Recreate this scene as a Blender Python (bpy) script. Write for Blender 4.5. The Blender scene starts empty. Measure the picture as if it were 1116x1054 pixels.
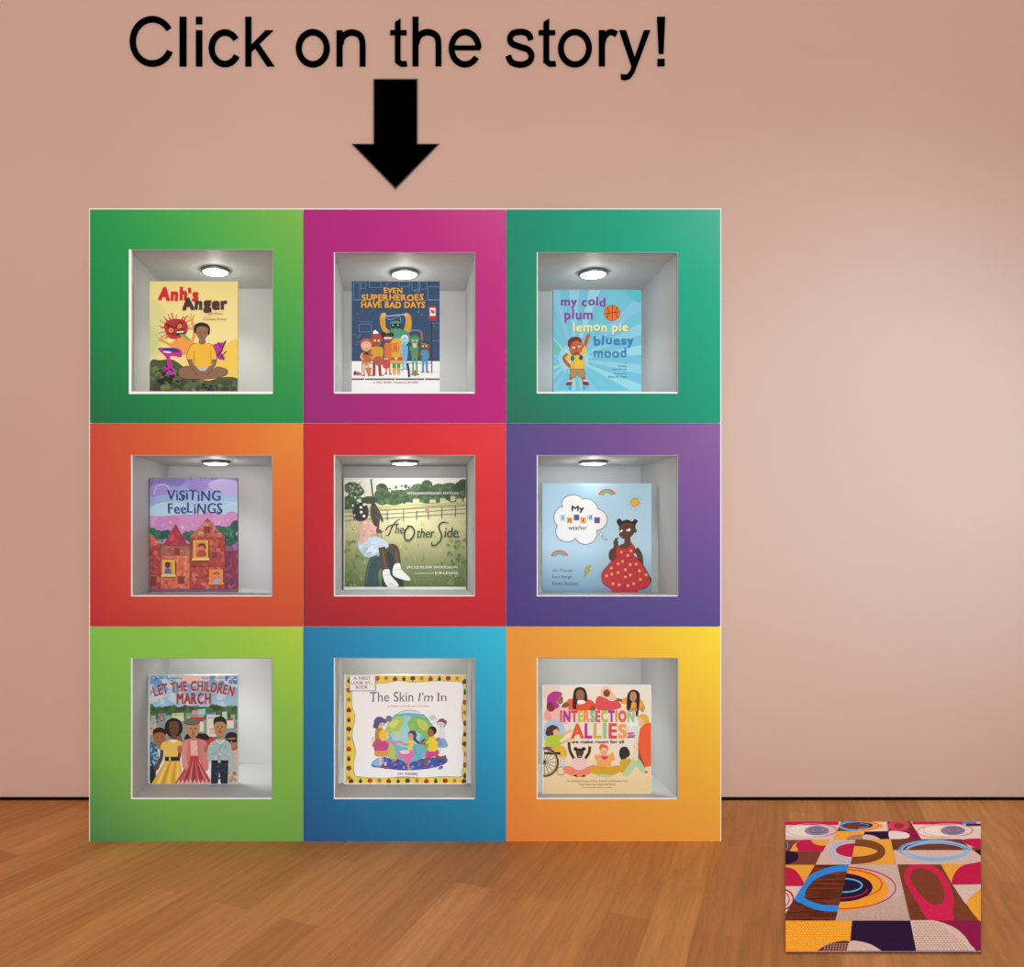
import bpy, bmesh, math, random
from math import sin, cos, pi, radians
from mathutils import Vector

SC = bpy.context.scene
COL = SC.collection

# ------------------------------------------------------------------ view
F = 882.0                     # focal length in pixels of the 1116x1054 frame
VX, VY = 441.0, 588.0         # where the optical axis meets the picture (shifted lens)
D = 2.56                      # distance camera -> front of the cube shelf
H = 329.0 * D / F             # eye height over the floor
WALL_Y = D / 0.8624           # distance of the back wall
BACK_R = 0.865                # niche back plane
S0 = D / F                    # metres per pixel on the shelf front


def wx(px, y): return (px - VX) * y / F
def wz(py, y): return H - (py - VY) * y / F


def lin(c):
    out = []
    for v in c[:3]:
        v = v / 255.0
        out.append(v / 12.92 if v <= 0.04045 else ((v + 0.055) / 1.055) ** 2.4)
    return tuple(out)


def hx(s):
    if not isinstance(s, str):
        return s
    return (int(s[0:2], 16), int(s[2:4], 16), int(s[4:6], 16))

# ------------------------------------------------------------------ materials


def new_mat(name):
    m = bpy.data.materials.new(name)
    m.use_nodes = True
    return m, m.node_tree, m.node_tree.nodes['Principled BSDF']


def plain(name, rgb, rough=0.5, metal=0.0, spec=0.5, noise=0.0, nscale=60):
    m, nt, p = new_mat(name)
    c = lin(rgb)
    p.inputs['Base Color'].default_value = (*c, 1)
    p.inputs['Roughness'].default_value = rough
    p.inputs['Metallic'].default_value = metal
    p.inputs['Specular IOR Level'].default_value = spec
    if noise:
        n = nt.nodes.new('ShaderNodeTexNoise')
        n.inputs['Scale'].default_value = nscale
        tc = nt.nodes.new('ShaderNodeTexCoord')
        nt.links.new(tc.outputs['Object'], n.inputs['Vector'])
        mp = nt.nodes.new('ShaderNodeMapRange')
        mp.inputs['To Min'].default_value = 1 - noise
        mp.inputs['To Max'].default_value = 1 + noise
        nt.links.new(n.outputs['Fac'], mp.inputs['Value'])
        mx = nt.nodes.new('ShaderNodeMix')
        mx.data_type = 'RGBA'
        mx.blend_type = 'MULTIPLY'
        mx.inputs[0].default_value = 1
        mx.inputs[6].default_value = (*c, 1)
        nt.links.new(mp.outputs['Result'], mx.inputs[7])
        nt.links.new(mx.outputs[2], p.inputs['Base Color'])
    return m


def ink_mat(name, rough=0.45, spec=0.3, weave=0.0):
    m, nt, p = new_mat(name)
    a = nt.nodes.new('ShaderNodeAttribute')
    a.attribute_name = 'ink'
    nt.links.new(a.outputs['Color'], p.inputs['Base Color'])
    p.inputs['Roughness'].default_value = rough
    p.inputs['Specular IOR Level'].default_value = spec
    if weave:
        tc = nt.nodes.new('ShaderNodeTexCoord')
        n = nt.nodes.new('ShaderNodeTexNoise')
        n.inputs['Scale'].default_value = 260
        n.inputs['Detail'].default_value = 3
        nt.links.new(tc.outputs['Object'], n.inputs['Vector'])
        mp = nt.nodes.new('ShaderNodeMapRange')
        mp.inputs['From Min'].default_value = 0.3
        mp.inputs['From Max'].default_value = 0.7
        mp.inputs['To Min'].default_value = 1 - weave
        mp.inputs['To Max'].default_value = 1 + weave
        nt.links.new(n.outputs['Fac'], mp.inputs['Value'])
        mx = nt.nodes.new('ShaderNodeMix')
        mx.data_type = 'RGBA'
        mx.blend_type = 'MULTIPLY'
        mx.inputs[0].default_value = 1
        nt.links.new(a.outputs['Color'], mx.inputs[6])
        nt.links.new(mp.outputs['Result'], mx.inputs[7])
        nt.links.new(mx.outputs[2], p.inputs['Base Color'])
        b = nt.nodes.new('ShaderNodeBump')
        b.inputs['Strength'].default_value = 0.4
        b.inputs['Distance'].default_value = 0.002
        nt.links.new(n.outputs['Fac'], b.inputs['Height'])
        nt.links.new(b.outputs['Normal'], p.inputs['Normal'])
    return m


M_INK = ink_mat('printed_cover')
M_PANEL = ink_mat('gradient_panel', rough=0.6, spec=0.2)
M_RUG = ink_mat('rug_weave', rough=0.95, spec=0.05, weave=0.16)
M_WHITE = plain('white_laminate', (244, 244, 240), 0.4)
M_NICHE = plain('grey_niche_laminate', (190, 191, 190), 0.6, noise=0.02, nscale=8)
M_TRIM_SHADE = plain('niche_edge_shade', (150, 152, 150), 0.5)  # darker grey stands in for bevel shade on top and right edges
M_TRIMW = plain('niche_edge_white', (248, 248, 246), 0.5)
M_CHROME = plain('brushed_chrome', (150, 150, 150), 0.28, metal=1.0, noise=0.05)
M_PAGES = plain('page_paper', (240, 236, 224), 0.9, noise=0.06, nscale=300)
M_BLACK = plain('black_vinyl', (0, 0, 0), 1.0, spec=0.0, noise=0.02)
M_OUTL = plain('grey_vinyl_edge', (88, 84, 82), 0.6, spec=0.2, noise=0.02)
M_BASE = plain('black_baseboard', (14, 8, 6), 0.8, spec=0.1, noise=0.05)


def emit_mat(name, rgb, s):
    m = bpy.data.materials.new(name)
    m.use_nodes = True
    nt = m.node_tree
    nt.nodes.clear()
    o = nt.nodes.new('ShaderNodeOutputMaterial')
    e = nt.nodes.new('ShaderNodeEmission')
    e.inputs['Color'].default_value = (*lin(rgb), 1)
    e.inputs['Strength'].default_value = s
    nt.links.new(e.outputs[0], o.inputs[0])
    return m


M_LAMP = emit_mat('lamp_glow', (255, 252, 244), 12.0)


def wall_mat():
    m, nt, p = new_mat('painted_plaster')
    tc = nt.nodes.new('ShaderNodeTexCoord')
    n = nt.nodes.new('ShaderNodeTexNoise')
    n.inputs['Scale'].default_value = 1.3
    n.inputs['Detail'].default_value = 4
    nt.links.new(tc.outputs['Object'], n.inputs['Vector'])
    r = nt.nodes.new('ShaderNodeValToRGB')
    r.color_ramp.elements[0].position = 0.3
    r.color_ramp.elements[1].position = 0.7
    r.color_ramp.elements[0].color = (*lin(WALL_A), 1)
    r.color_ramp.elements[1].color = (*lin(WALL_B), 1)
    nt.links.new(n.outputs['Fac'], r.inputs['Fac'])
    nt.links.new(r.outputs['Color'], p.inputs['Base Color'])
    p.inputs['Roughness'].default_value = 0.9
    p.inputs['Specular IOR Level'].default_value = 0.1
    n2 = nt.nodes.new('ShaderNodeTexNoise')
    n2.inputs['Scale'].default_value = 180
    nt.links.new(tc.outputs['Object'], n2.inputs['Vector'])
    b = nt.nodes.new('ShaderNodeBump')
    b.inputs['Strength'].default_value = 0.05
    b.inputs['Distance'].default_value = 0.001
    nt.links.new(n2.outputs['Fac'], b.inputs['Height'])
    nt.links.new(b.outputs['Normal'], p.inputs['Normal'])
    return m


WALL_A = (206, 166, 150)
WALL_B = (210, 170, 154)


def wood_mat():
    m, nt, p = new_mat('oak_planks')
    L = nt.links.new
    tc = nt.nodes.new('ShaderNodeTexCoord')
    mp = nt.nodes.new('ShaderNodeMapping')
    mp.inputs['Rotation'].default_value = (0, 0, -(pi / 2 - math.atan2(860 - VX, F)))
    L(tc.outputs['Object'], mp.inputs['Vector'])
    br = nt.nodes.new('ShaderNodeTexBrick')
    br.offset = 0.37
    br.offset_frequency = 2
    br.squash = 1
    br.inputs['Scale'].default_value = 1
    br.inputs['Brick Width'].default_value = 1.05
    br.inputs['Row Height'].default_value = 0.105
    br.inputs['Mortar Size'].default_value = 0.0007
    br.inputs['Mortar Smooth'].default_value = 0.4
    br.inputs['Color1'].default_value = (0, 0, 0, 1)
    br.inputs['Color2'].default_value = (1, 1, 1, 1)
    br.inputs['Mortar'].default_value = (0.25, 0.25, 0.25, 1)
    L(mp.outputs['Vector'], br.inputs['Vector'])
    # per plank tone
    tone = nt.nodes.new('ShaderNodeValToRGB')
    e = tone.color_ramp.elements
    e[0].position = 0.0
    e[0].color = (*lin(WOOD[0]), 1)
    e[1].position = 1.0
    e[1].color = (*lin(WOOD[2]), 1)
    k = tone.color_ramp.elements.new(0.5)
    k.color = (*lin(WOOD[1]), 1)
    L(br.outputs['Color'], tone.inputs['Fac'])
    # grain, stretched along the planks
    m2 = nt.nodes.new('ShaderNodeMapping')
    m2.inputs['Scale'].default_value = (1.6, 26, 1)
    L(mp.outputs['Vector'], m2.inputs['Vector'])
    n = nt.nodes.new('ShaderNodeTexNoise')
    n.inputs['Scale'].default_value = 2.2
    n.inputs['Detail'].default_value = 6
    n.inputs['Distortion'].default_value = 0.6
    L(m2.outputs['Vector'], n.inputs['Vector'])
    r = nt.nodes.new('ShaderNodeMapRange')
    r.inputs['From Min'].default_value = 0.3
    r.inputs['From Max'].default_value = 0.7
    r.inputs['To Min'].default_value = 0.84
    r.inputs['To Max'].default_value = 1.14
    L(n.outputs['Fac'], r.inputs['Value'])
    m3 = nt.nodes.new('ShaderNodeMapping')
    m3.inputs['Scale'].default_value = (14, 260, 1)
    L(mp.outputs['Vector'], m3.inputs['Vector'])
    n3 = nt.nodes.new('ShaderNodeTexNoise')
    n3.inputs['Scale'].default_value = 1.6
    n3.inputs['Detail'].default_value = 3
    L(m3.outputs['Vector'], n3.inputs['Vector'])
    r3 = nt.nodes.new('ShaderNodeMapRange')
    r3.inputs['From Min'].default_value = 0.3
    r3.inputs['From Max'].default_value = 0.7
    r3.inputs['To Min'].default_value = 0.9
    r3.inputs['To Max'].default_value = 1.08
    L(n3.outputs['Fac'], r3.inputs['Value'])
    mul = nt.nodes.new('ShaderNodeMath')
    mul.operation = 'MULTIPLY'
    L(r.outputs['Result'], mul.inputs[0])
    L(r3.outputs['Result'], mul.inputs[1])
    mx = nt.nodes.new('ShaderNodeMix')
    mx.data_type = 'RGBA'
    mx.blend_type = 'MULTIPLY'
    mx.inputs[0].default_value = 1
    L(tone.outputs['Color'], mx.inputs[6])
    L(mul.outputs['Value'], mx.inputs[7])
    L(mx.outputs[2], p.inputs['Base Color'])
    p.inputs['Roughness'].default_value = 0.55
    p.inputs['Specular IOR Level'].default_value = 0.25
    b = nt.nodes.new('ShaderNodeBump')
    b.inputs['Strength'].default_value = 0.12
    b.inputs['Distance'].default_value = 0.001
    L(n3.outputs['Fac'], b.inputs['Height'])
    L(b.outputs['Normal'], p.inputs['Normal'])
    return m


WOOD = [(180, 114, 58), (194, 126, 67), (206, 138, 77)]

# ------------------------------------------------------------------ objects


def link(name, me, mat=None, parent=None, loc=(0, 0, 0)):
    o = bpy.data.objects.new(name, me)
    COL.objects.link(o)
    o.location = loc
    if mat is not None:
        for m in (mat if isinstance(mat, (list, tuple)) else [mat]):
            me.materials.append(m)
    if parent is not None:
        o.parent = parent
    return o


def from_bm(name, bm, mat, parent=None, loc=(0, 0, 0), smooth=False):
    me = bpy.data.meshes.new(name)
    bmesh.ops.recalc_face_normals(bm, faces=bm.faces)
    bm.to_mesh(me)
    bm.free()
    if smooth:
        for p in me.polygons:
            p.use_smooth = True
    return link(name, me, mat, parent, loc)


def empty(name, loc, label, cat, group=None):
    o = bpy.data.objects.new(name, None)
    o.empty_display_size = 0.1
    COL.objects.link(o)
    o.location = loc
    o['label'] = label
    o['category'] = cat
    if group:
        o['group'] = group
    return o


def box(bm, x0, x1, y0, y1, z0, z1, mi=0):
    v = [bm.verts.new(p) for p in ((x0, y0, z0), (x1, y0, z0), (x1, y1, z0), (x0, y1, z0),
                                   (x0, y0, z1), (x1, y0, z1), (x1, y1, z1), (x0, y1, z1))]
    for f in ((0, 1, 5, 4), (1, 2, 6, 5), (2, 3, 7, 6), (3, 0, 4, 7), (4, 5, 6, 7), (3, 2, 1, 0)):
        fc = bm.faces.new([v[i] for i in f])
        fc.material_index = mi


def bevel(bm, w, seg=2):
    bmesh.ops.bevel(bm, geom=list(bm.edges), offset=w, segments=seg, profile=0.7, affect='EDGES')


def prism_xz(bm, pts, y0, y1, mi=0):
    """closed outline in x,z pushed from y0 (front) to y1 (back)"""
    a = [bm.verts.new((x, y0, z)) for x, z in pts]
    b = [bm.verts.new((x, y1, z)) for x, z in pts]
    fs = [bm.faces.new(a), bm.faces.new(list(reversed(b)))]
    n = len(pts)
    for i in range(n):
        fs.append(bm.faces.new((a[i], b[i], b[(i + 1) % n], a[(i + 1) % n])))
    for f in fs:
        f.material_index = mi


def lathe(bm, prof, n=40, axis_loc=(0, 0)):
    rings = []
    for r, z in prof:
        rings.append([bm.verts.new((r * cos(2 * pi * i / n), r * sin(2 * pi * i / n), z)) for i in range(n)])
    for a, b in zip(rings, rings[1:]):
        for i in range(n):
            bm.faces.new((a[i], a[(i + 1) % n], b[(i + 1) % n], b[i]))
    return rings


def offset_path(pts, w):
    """left and right sides of an open path of width w (2-D)"""
    n = len(pts)
    Ls, Rs = [], []
    for i in range(n):
        if i == 0:
            d = Vector(pts[1]) - Vector(pts[0]); k = 1
        elif i == n - 1:
            d = Vector(pts[-1]) - Vector(pts[-2]); k = 1
        else:
            d1 = (Vector(pts[i]) - Vector(pts[i - 1])).normalized()
            d2 = (Vector(pts[i + 1]) - Vector(pts[i])).normalized()
            d = d1 + d2
            if d.length < 1e-6:
                d = d1
            c = max(0.35, d.normalized().dot(d1))
            k = 1 / c
        if d.length < 1e-9:
            d = Vector((1, 0))
        d = d.normalized()
        nn = Vector((-d.y, d.x)) * (w / 2) * k
        p = Vector(pts[i])
        Ls.append(tuple(p + nn))
        Rs.append(tuple(p - nn))
    return Ls, Rs


def arc(cx, cy, rx, ry, a0, a1, n=24):
    """angles in degrees, 0 = right, 90 = up (picture y runs down)"""
    return [(cx + rx * cos(radians(a0 + (a1 - a0) * i / n)), cy - ry * sin(radians(a0 + (a1 - a0) * i / n))) for i in range(n + 1)]


def smooth_path(pts, closed=False, k=6):
    out = []
    n = len(pts)
    rng = range(n) if closed else range(n - 1)
    for i in rng:
        if closed:
            p0, p1, p2, p3 = pts[i - 1], pts[i], pts[(i + 1) % n], pts[(i + 2) % n]
        else:
            p0, p1, p2, p3 = pts[max(i - 1, 0)], pts[i], pts[i + 1], pts[min(i + 2, n - 1)]
        for j in range(k):
            t = j / k
            out.append(tuple(0.5 * ((2 * p1[q]) + (-p0[q] + p2[q]) * t + (2 * p0[q] - 5 * p1[q] + 4 * p2[q] - p3[q]) * t * t +
                                    (-p0[q] + 3 * p1[q] - 3 * p2[q] + p3[q]) * t ** 3) for q in (0, 1)))
    if not closed:
        out.append(tuple(pts[-1]))
    return out

# ------------------------------------------------------------------ glyphs for small lettering


_tc = bpy.data.curves.new('glyph_source', 'FONT')
_to = bpy.data.objects.new('glyph_source', _tc)
COL.objects.link(_to)
_gcache = {}


def glyph(text, bold=0.0):
    key = text
    if key not in _gcache:
        _tc.body = text
        _tc.resolution_u = 3
        dg = bpy.context.evaluated_depsgraph_get()
        dg.update()
        ev = _to.evaluated_get(dg)
        me = ev.to_mesh()
        vs = [(v.co.x, v.co.y) for v in me.vertices]
        polys = [[vs[i] for i in p.vertices] for p in me.polygons]
        ev.to_mesh_clear()
        _gcache[key] = polys
    return _gcache[key]


def bbox(polys):
    xs = [p[0] for q in polys for p in q]
    ys = [p[1] for q in polys for p in q]
    return (min(xs), min(ys), max(xs), max(ys)) if xs else (0, 0, 0.25, 0)


_adv = {}


def advance(c, bold=0.0):
    k = (c, bold)
    if k not in _adv:
        a = bbox(glyph('l' + c + 'l', bold))
        b = bbox(glyph('ll', bold))
        _adv[k] = (a[2] - a[0]) - (b[2] - b[0])
    return _adv[k]

# ------------------------------------------------------------------ printed artwork: flat inks stacked in hair-thin layers


def clip_convex(poly, clip):
    area = sum(clip[i - 1][0] * clip[i][1] - clip[i][0] * clip[i - 1][1] for i in range(len(clip)))
    sgn = 1 if area > 0 else -1
    out = list(poly)
    for i in range(len(clip)):
        ax, ay = clip[i - 1]
        bx, by = clip[i]
        if not out:
            break
        inp, out = out, []

        def side(p):
            return sgn * ((bx - ax) * (p[1] - ay) - (by - ay) * (p[0] - ax))
        for j in range(len(inp)):
            p, q = inp[j - 1], inp[j]
            sp, sq = side(p), side(q)
            if sq >= 0:
                if sp < 0:
                    t = sp / (sp - sq)
                    out.append((p[0] + (q[0] - p[0]) * t, p[1] + (q[1] - p[1]) * t))
                out.append(q)
            elif sp >= 0:
                t = sp / (sp - sq)
                out.append((p[0] + (q[0] - p[0]) * t, p[1] + (q[1] - p[1]) * t))
    return out


def heavy(bold):
    """shifts that thicken a stroke: the letter is printed again a hair to each side"""
    b = bold * 0.6
    if b < 0.008:
        return [(0, 0)]
    if b < 0.02:
        return [(-b, 0), (b, 0)]
    return [(-b, -b * .8), (b, -b * .8), (-b, b * .8), (b, b * .8), (0, 0)]


class Art:
    def __init__(s, rect, step=1.0e-5, k=0.97):
        x0, y0, x1, y1 = rect
        s.frame = [(x0, y0), (x1, y0), (x1, y1), (x0, y1)]
        s.clip = None
        s.polys = []      # (pts, layer, colours)
        s.n = 0
        s.step = step
        s.k = k
        s.rnd = random.Random(7)

    def col(s, c):
        return tuple(v * s.k for v in lin(hx(c)))

    def add(s, pts, c, newlayer=True, fc=None):
        """fc: optional function (x,y)->rgb 0..255"""
        if newlayer:
            s.n += float(newlayer)
        p = clip_convex(pts, s.frame)
        if s.clip and p:
            p = clip_convex(p, s.clip)
        q = []
        for a in p:
            if not q or (abs(a[0] - q[-1][0]) + abs(a[1] - q[-1][1])) > 1e-4:
                q.append(a)
        if len(q) > 1 and (abs(q[0][0] - q[-1][0]) + abs(q[0][1] - q[-1][1])) < 1e-4:
            q.pop()
        if len(q) < 3:
            return
        if fc:
            cs = [s.col(fc(*a)) for a in q]
        else:
            cs = [s.col(c)] * len(q)
        s.polys.append((q, s.n, cs))

    def P(s, c, *pts): s.add(list(pts), c)
    def R(s, c, x0, y0, x1, y1): s.add([(x0, y0), (x1, y0), (x1, y1), (x0, y1)], c)
    def S(s, c, *pts): s.add(smooth_path(list(pts), True, 5), c)

    def E(s, c, cx, cy, rx, ry=None, rot=0, n=20):
        ry = rx if ry is None else ry
        a = radians(rot)
        pts = []
        for i in range(n):
            t = 2 * pi * i / n
            x, y = rx * cos(t), ry * sin(t)
            pts.append((cx + x * cos(a) - y * sin(a), cy + x * sin(a) + y * cos(a)))
        s.add(pts, c)

    def G(s, c0, c1, x0, y0, x1, y1, n=8):
        c0, c1 = hx(c0), hx(c1)
        s.n += 1

        def fc(x, y):
            t = min(1, max(0, (y - y0) / (y1 - y0)))
            return tuple(c0[i] + (c1[i] - c0[i]) * t for i in range(3))
        for i in range(n):
            a = y0 + (y1 - y0) * i / n
            b = y0 + (y1 - y0) * (i + 1) / n
            s.add([(x0, a), (x1, a), (x1, b), (x0, b)], None, False, fc)

    def L(s, c, w, *pts, closed=False, sm=False, loop=False):
        pts = list(pts)
        if sm:
            pts = smooth_path(pts, closed, 5)
        if closed:
            pts = pts + [pts[0]]
            loop = True
        if loop and len(pts) > 3:
            Ls, Rs = offset_path([pts[-2]] + pts + [pts[1]], w)
            Ls, Rs = Ls[1:-1], Rs[1:-1]
        else:
            Ls, Rs = offset_path(pts, w)
        s.n += 1
        for i in range(len(pts) - 1):
            s.add([Ls[i], Ls[i + 1], Rs[i + 1], Rs[i]], c, 0.06)

    def ring(s, c, w, cx, cy, rx, ry, a0=0, a1=360, n=36):
        s.L(c, w, *arc(cx, cy, rx, ry, a0, a1, n), loop=(a1 - a0 == 360))

    def T(s, c, text, x0, y0, x1, y1, bold=0.0, shear=0.0, curve=0.0):
        """whole line fitted in the box; curve lifts the middle"""
        g = glyph(text, bold)
        b = bbox(g)
        s.n += 0.6
        e = bold * 0.6 if bold * 0.6 >= 0.008 else 0
        bx0, by0, bx1, by1 = b[0] - e, b[1] - e * .8, b[2] + e, b[3] + e * .8
        for sx, sy in heavy(bold):
            s.n += 0.3
            for q in g:
                pts = []
                for x, y in q:
                    u = (x + sx - bx0) / (bx1 - bx0)
                    v = (y + sy - by0) / (by1 - by0)
                    pts.append((x0 + (x1 - x0) * u + shear * v * (y1 - y0), y1 - (y1 - y0) * v - curve * 4 * u * (1 - u)))
                s.add(pts, c, False)

    def W(s, c, text, x0, y0, x1, y1, bold=0.05, jit=0.0, rot=0.0, sl=0.0, seed=1, cap=None, curve=0.0):
        """playful line: letters one by one between x0..x1, y0 cap top, y1 baseline; jitter, turn, slope"""
        rn = random.Random(seed)
        sp_ = bold * 0.9
        tot = sum(advance(ch) + sp_ for ch in text)
        kx = (x1 - x0) / tot
        ref = bbox(glyph(cap or 'H', bold))
        ky = (y1 - y0) / (ref[3] - ref[1])
        x = x0
        for i, ch in enumerate(text):
            a = (advance(ch) + sp_) * kx
            if ch != ' ':
                g = glyph(ch, bold)
                b = bbox(g)
                mx = (b[0] + b[2]) / 2
                my = 0.35
                dy = rn.uniform(-jit, jit)
                th = radians(rn.uniform(-rot, rot))
                cxp = x + a / 2
                u = (cxp - x0) / (x1 - x0)
                cyp = y1 - my * ky + dy + sl * u - curve * 4 * u * (1 - u)
                if curve:
                    th += math.atan2(curve * 4 * (1 - 2 * u), (x1 - x0))
                col = c[i % len(c)] if isinstance(c, list) else c
                for sx, sy in heavy(bold):
                  s.n += 0.3
                  for q in g:
                    pts = []
                    for px, py in q:
                        X = (px + sx - mx) * kx
                        Y = -(py + sy - my) * ky
                        pts.append((cxp + X * cos(th) + Y * sin(th), cyp - X * sin(th) + Y * cos(th)))
                    s.add(pts, col, False)
            x += a

    def speck(s, cols, x0, y0, x1, y1, n, r0, r1, sides=6, flat=1.0):
        for i in range(n):
            x, y = s.rnd.uniform(x0, x1), s.rnd.uniform(y0, y1)
            r = s.rnd.uniform(r0, r1)
            c = s.rnd.choice(cols)
            a0 = s.rnd.uniform(0, 6)
            s.add([(x + r * s.rnd.uniform(.6, 1.2) * cos(a0 + 2 * pi * k / sides), y + flat * r * s.rnd.uniform(.6, 1.2) * sin(a0 + 2 * pi * k / sides))
                   for k in range(sides)], c, 0.4)

    def into(s, bm, f):
        """f(x, y, layer height) -> 3-D point; returns nothing, colours go in the 'ink' layer"""
        lay = bm.loops.layers.float_color.get('ink') or bm.loops.layers.float_color.new('ink')
        for pts, n, cs in s.polys:
            vs = [bm.verts.new(f(x, y, n * s.step)) for x, y in pts]
            fc = bm.faces.new(vs)
            for lp, c in zip(fc.loops, cs):
                lp[lay] = (*c, 1)


def ink_all(bm, colour, k=0.97):
    lay = bm.loops.layers.float_color.get('ink') or bm.loops.layers.float_color.new('ink')
    c = tuple(v * k for v in lin(hx(colour)))
    for f in bm.faces:
        for lp in f.loops:
            lp[lay] = (*c, 1)

# ------------------------------------------------------------------ setting


bm = bmesh.new()
box(bm, -3.2, 4.2, WALL_Y, WALL_Y + 0.12, -0.02, 3.2)
o = from_bm('wall_back', bm, wall_mat())
o['kind'] = 'structure'
bm = bmesh.new()
box(bm, -3.2, 4.2, -1.5, WALL_Y, -0.05, 0)
o = from_bm('floor', bm, wood_mat())
o['kind'] = 'structure'
bm = bmesh.new()
box(bm, -3.2, 4.2, WALL_Y - 0.006, WALL_Y - 0.0003, 0.0005, 0.0105)
o = from_bm('baseboard_back', bm, M_BASE)
o['kind'] = 'structure'

# ------------------------------------------------------------------ the nine-cube shelf
XC = [(98, 330.2), (330.6, 551.3), (551.7, 785)]
YC = [(228.3, 461), (461.4, 682.8), (683.2, 917)]
NX = [(143, 297), (364, 518), (585, 739)]
NY = [(275, 429), (496, 650), (717, 871)]

# gradient of every printed panel: colours at BL, left/low, middle, right/high, TR (+ top-left, bottom-right tint)
GR = {
    (0, 0): dict(name='green', g=[(24, 108, 62), (30, 140, 72), (44, 158, 74), (84, 178, 76), (130, 186, 76)], tl=(34, 150, 78), br=(36, 142, 74)),
    (1, 0): dict(name='magenta', g=[(150, 36, 116), (168, 34, 122), (184, 34, 126), (190, 44, 130), (202, 72, 142)], tl=(172, 34, 124), br=(188, 30, 124)),
    (2, 0): dict(name='teal', g=[(34, 112, 92), (30, 140, 110), (28, 158, 124), (34, 172, 138), (84, 182, 156)], tl=(28, 142, 112), br=(28, 144, 114)),
    (0, 1): dict(name='orange', g=[(184, 42, 48), (204, 76, 50), (216, 98, 48), (224, 118, 48), (232, 142, 56)], tl=(202, 74, 50), br=(198, 78, 48)),
    (1, 1): dict(name='red', g=[(152, 34, 42), (190, 36, 46), (212, 40, 50), (220, 46, 54), (224, 62, 66)], tl=(196, 36, 46), br=(190, 34, 46)),
    (2, 1): dict(name='purple', g=[(74, 56, 128), (88, 72, 138), (104, 78, 144), (124, 82, 148), (140, 92, 150)], tl=(88, 74, 140), br=(90, 72, 138)),
    (0, 2): dict(name='lime', g=[(74, 132, 78), (116, 174, 72), (128, 190, 72), (140, 196, 70), (172, 208, 64)], tl=(126, 190, 72), br=(112, 166, 72)),
    (1, 2): dict(name='blue', g=[(34, 84, 140), (28, 114, 162), (30, 138, 182), (38, 166, 206), (50, 192, 226)], tl=(32, 124, 172), br=(30, 128, 172)),
    (2, 2): dict(name='yellow', g=[(224, 128, 56), (230, 152, 58), (234, 168, 58), (242, 192, 56), (250, 220, 56)], tl=(230, 150, 60), br=(232, 162, 58)),
}


def grad(spec, u, v):
    g = spec['g']
    t = (u + v) / 2 * 4
    i = min(3, int(t))
    f = t - i
    c = [g[i][k] + (g[i + 1][k] - g[i][k]) * f for k in range(3)]
    e = max(-1, min(1, (v - u)))
    o = spec['tl'] if e > 0 else spec['br']
    m = g[2]
    e = abs(e)
    return [max(0, c[k] + (o[k] - m[k]) * e) for k in range(3)]


shelf = empty('cube_shelf', (0, D + 0.2, 0), 'tall white shelf of nine colourful open cubes standing against the pink wall', 'shelf')
SH = Vector((0, D + 0.2, 0))
X0, X1 = wx(97, D), wx(786.2, D)
Z1 = wz(227, D)
YB = WALL_Y - 0.002
# carcass: side boards, top, bottom, inner partitions, thin back
bm = bmesh.new()
t = 0.0035
FY = D + 0.0012
box(bm, X0, X0 + 0.012, FY, YB, 0, Z1)
box(bm, X1 - 0.012, X1, FY, YB, 0, Z1)
box(bm, X0 + 0.012, X1 - 0.012, FY, YB, Z1 - 0.012, Z1)
box(bm, X0 + 0.012, X1 - 0.012, FY + 0.002, YB, 0, 0.012)
box(bm, X0 + 0.012, X1 - 0.012, YB - 0.003, YB, 0.012, Z1 - 0.012)
for k in (0, 1):
    xm = wx((XC[k][1] + XC[k + 1][0]) / 2, D)
    box(bm, xm - 0.009, xm + 0.009, FY + 0.003, YB - 0.003, 0.012, Z1 - 0.012)
    zm = wz((YC[k][1] + YC[k + 1][0]) / 2, D)
    for j in range(3):
        a = X0 + 0.012 if j == 0 else wx((XC[j - 1][1] + XC[j][0]) / 2, D) + 0.009
        b = X1 - 0.012 if j == 2 else wx((XC[j][1] + XC[j + 1][0]) / 2, D) - 0.009
        box(bm, a, b, FY + 0.003, YB - 0.003, zm - 0.009, zm + 0.009)
for v in bm.verts:
    v.co -= SH
from_bm('carcass', bm, M_WHITE, shelf)

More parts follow.
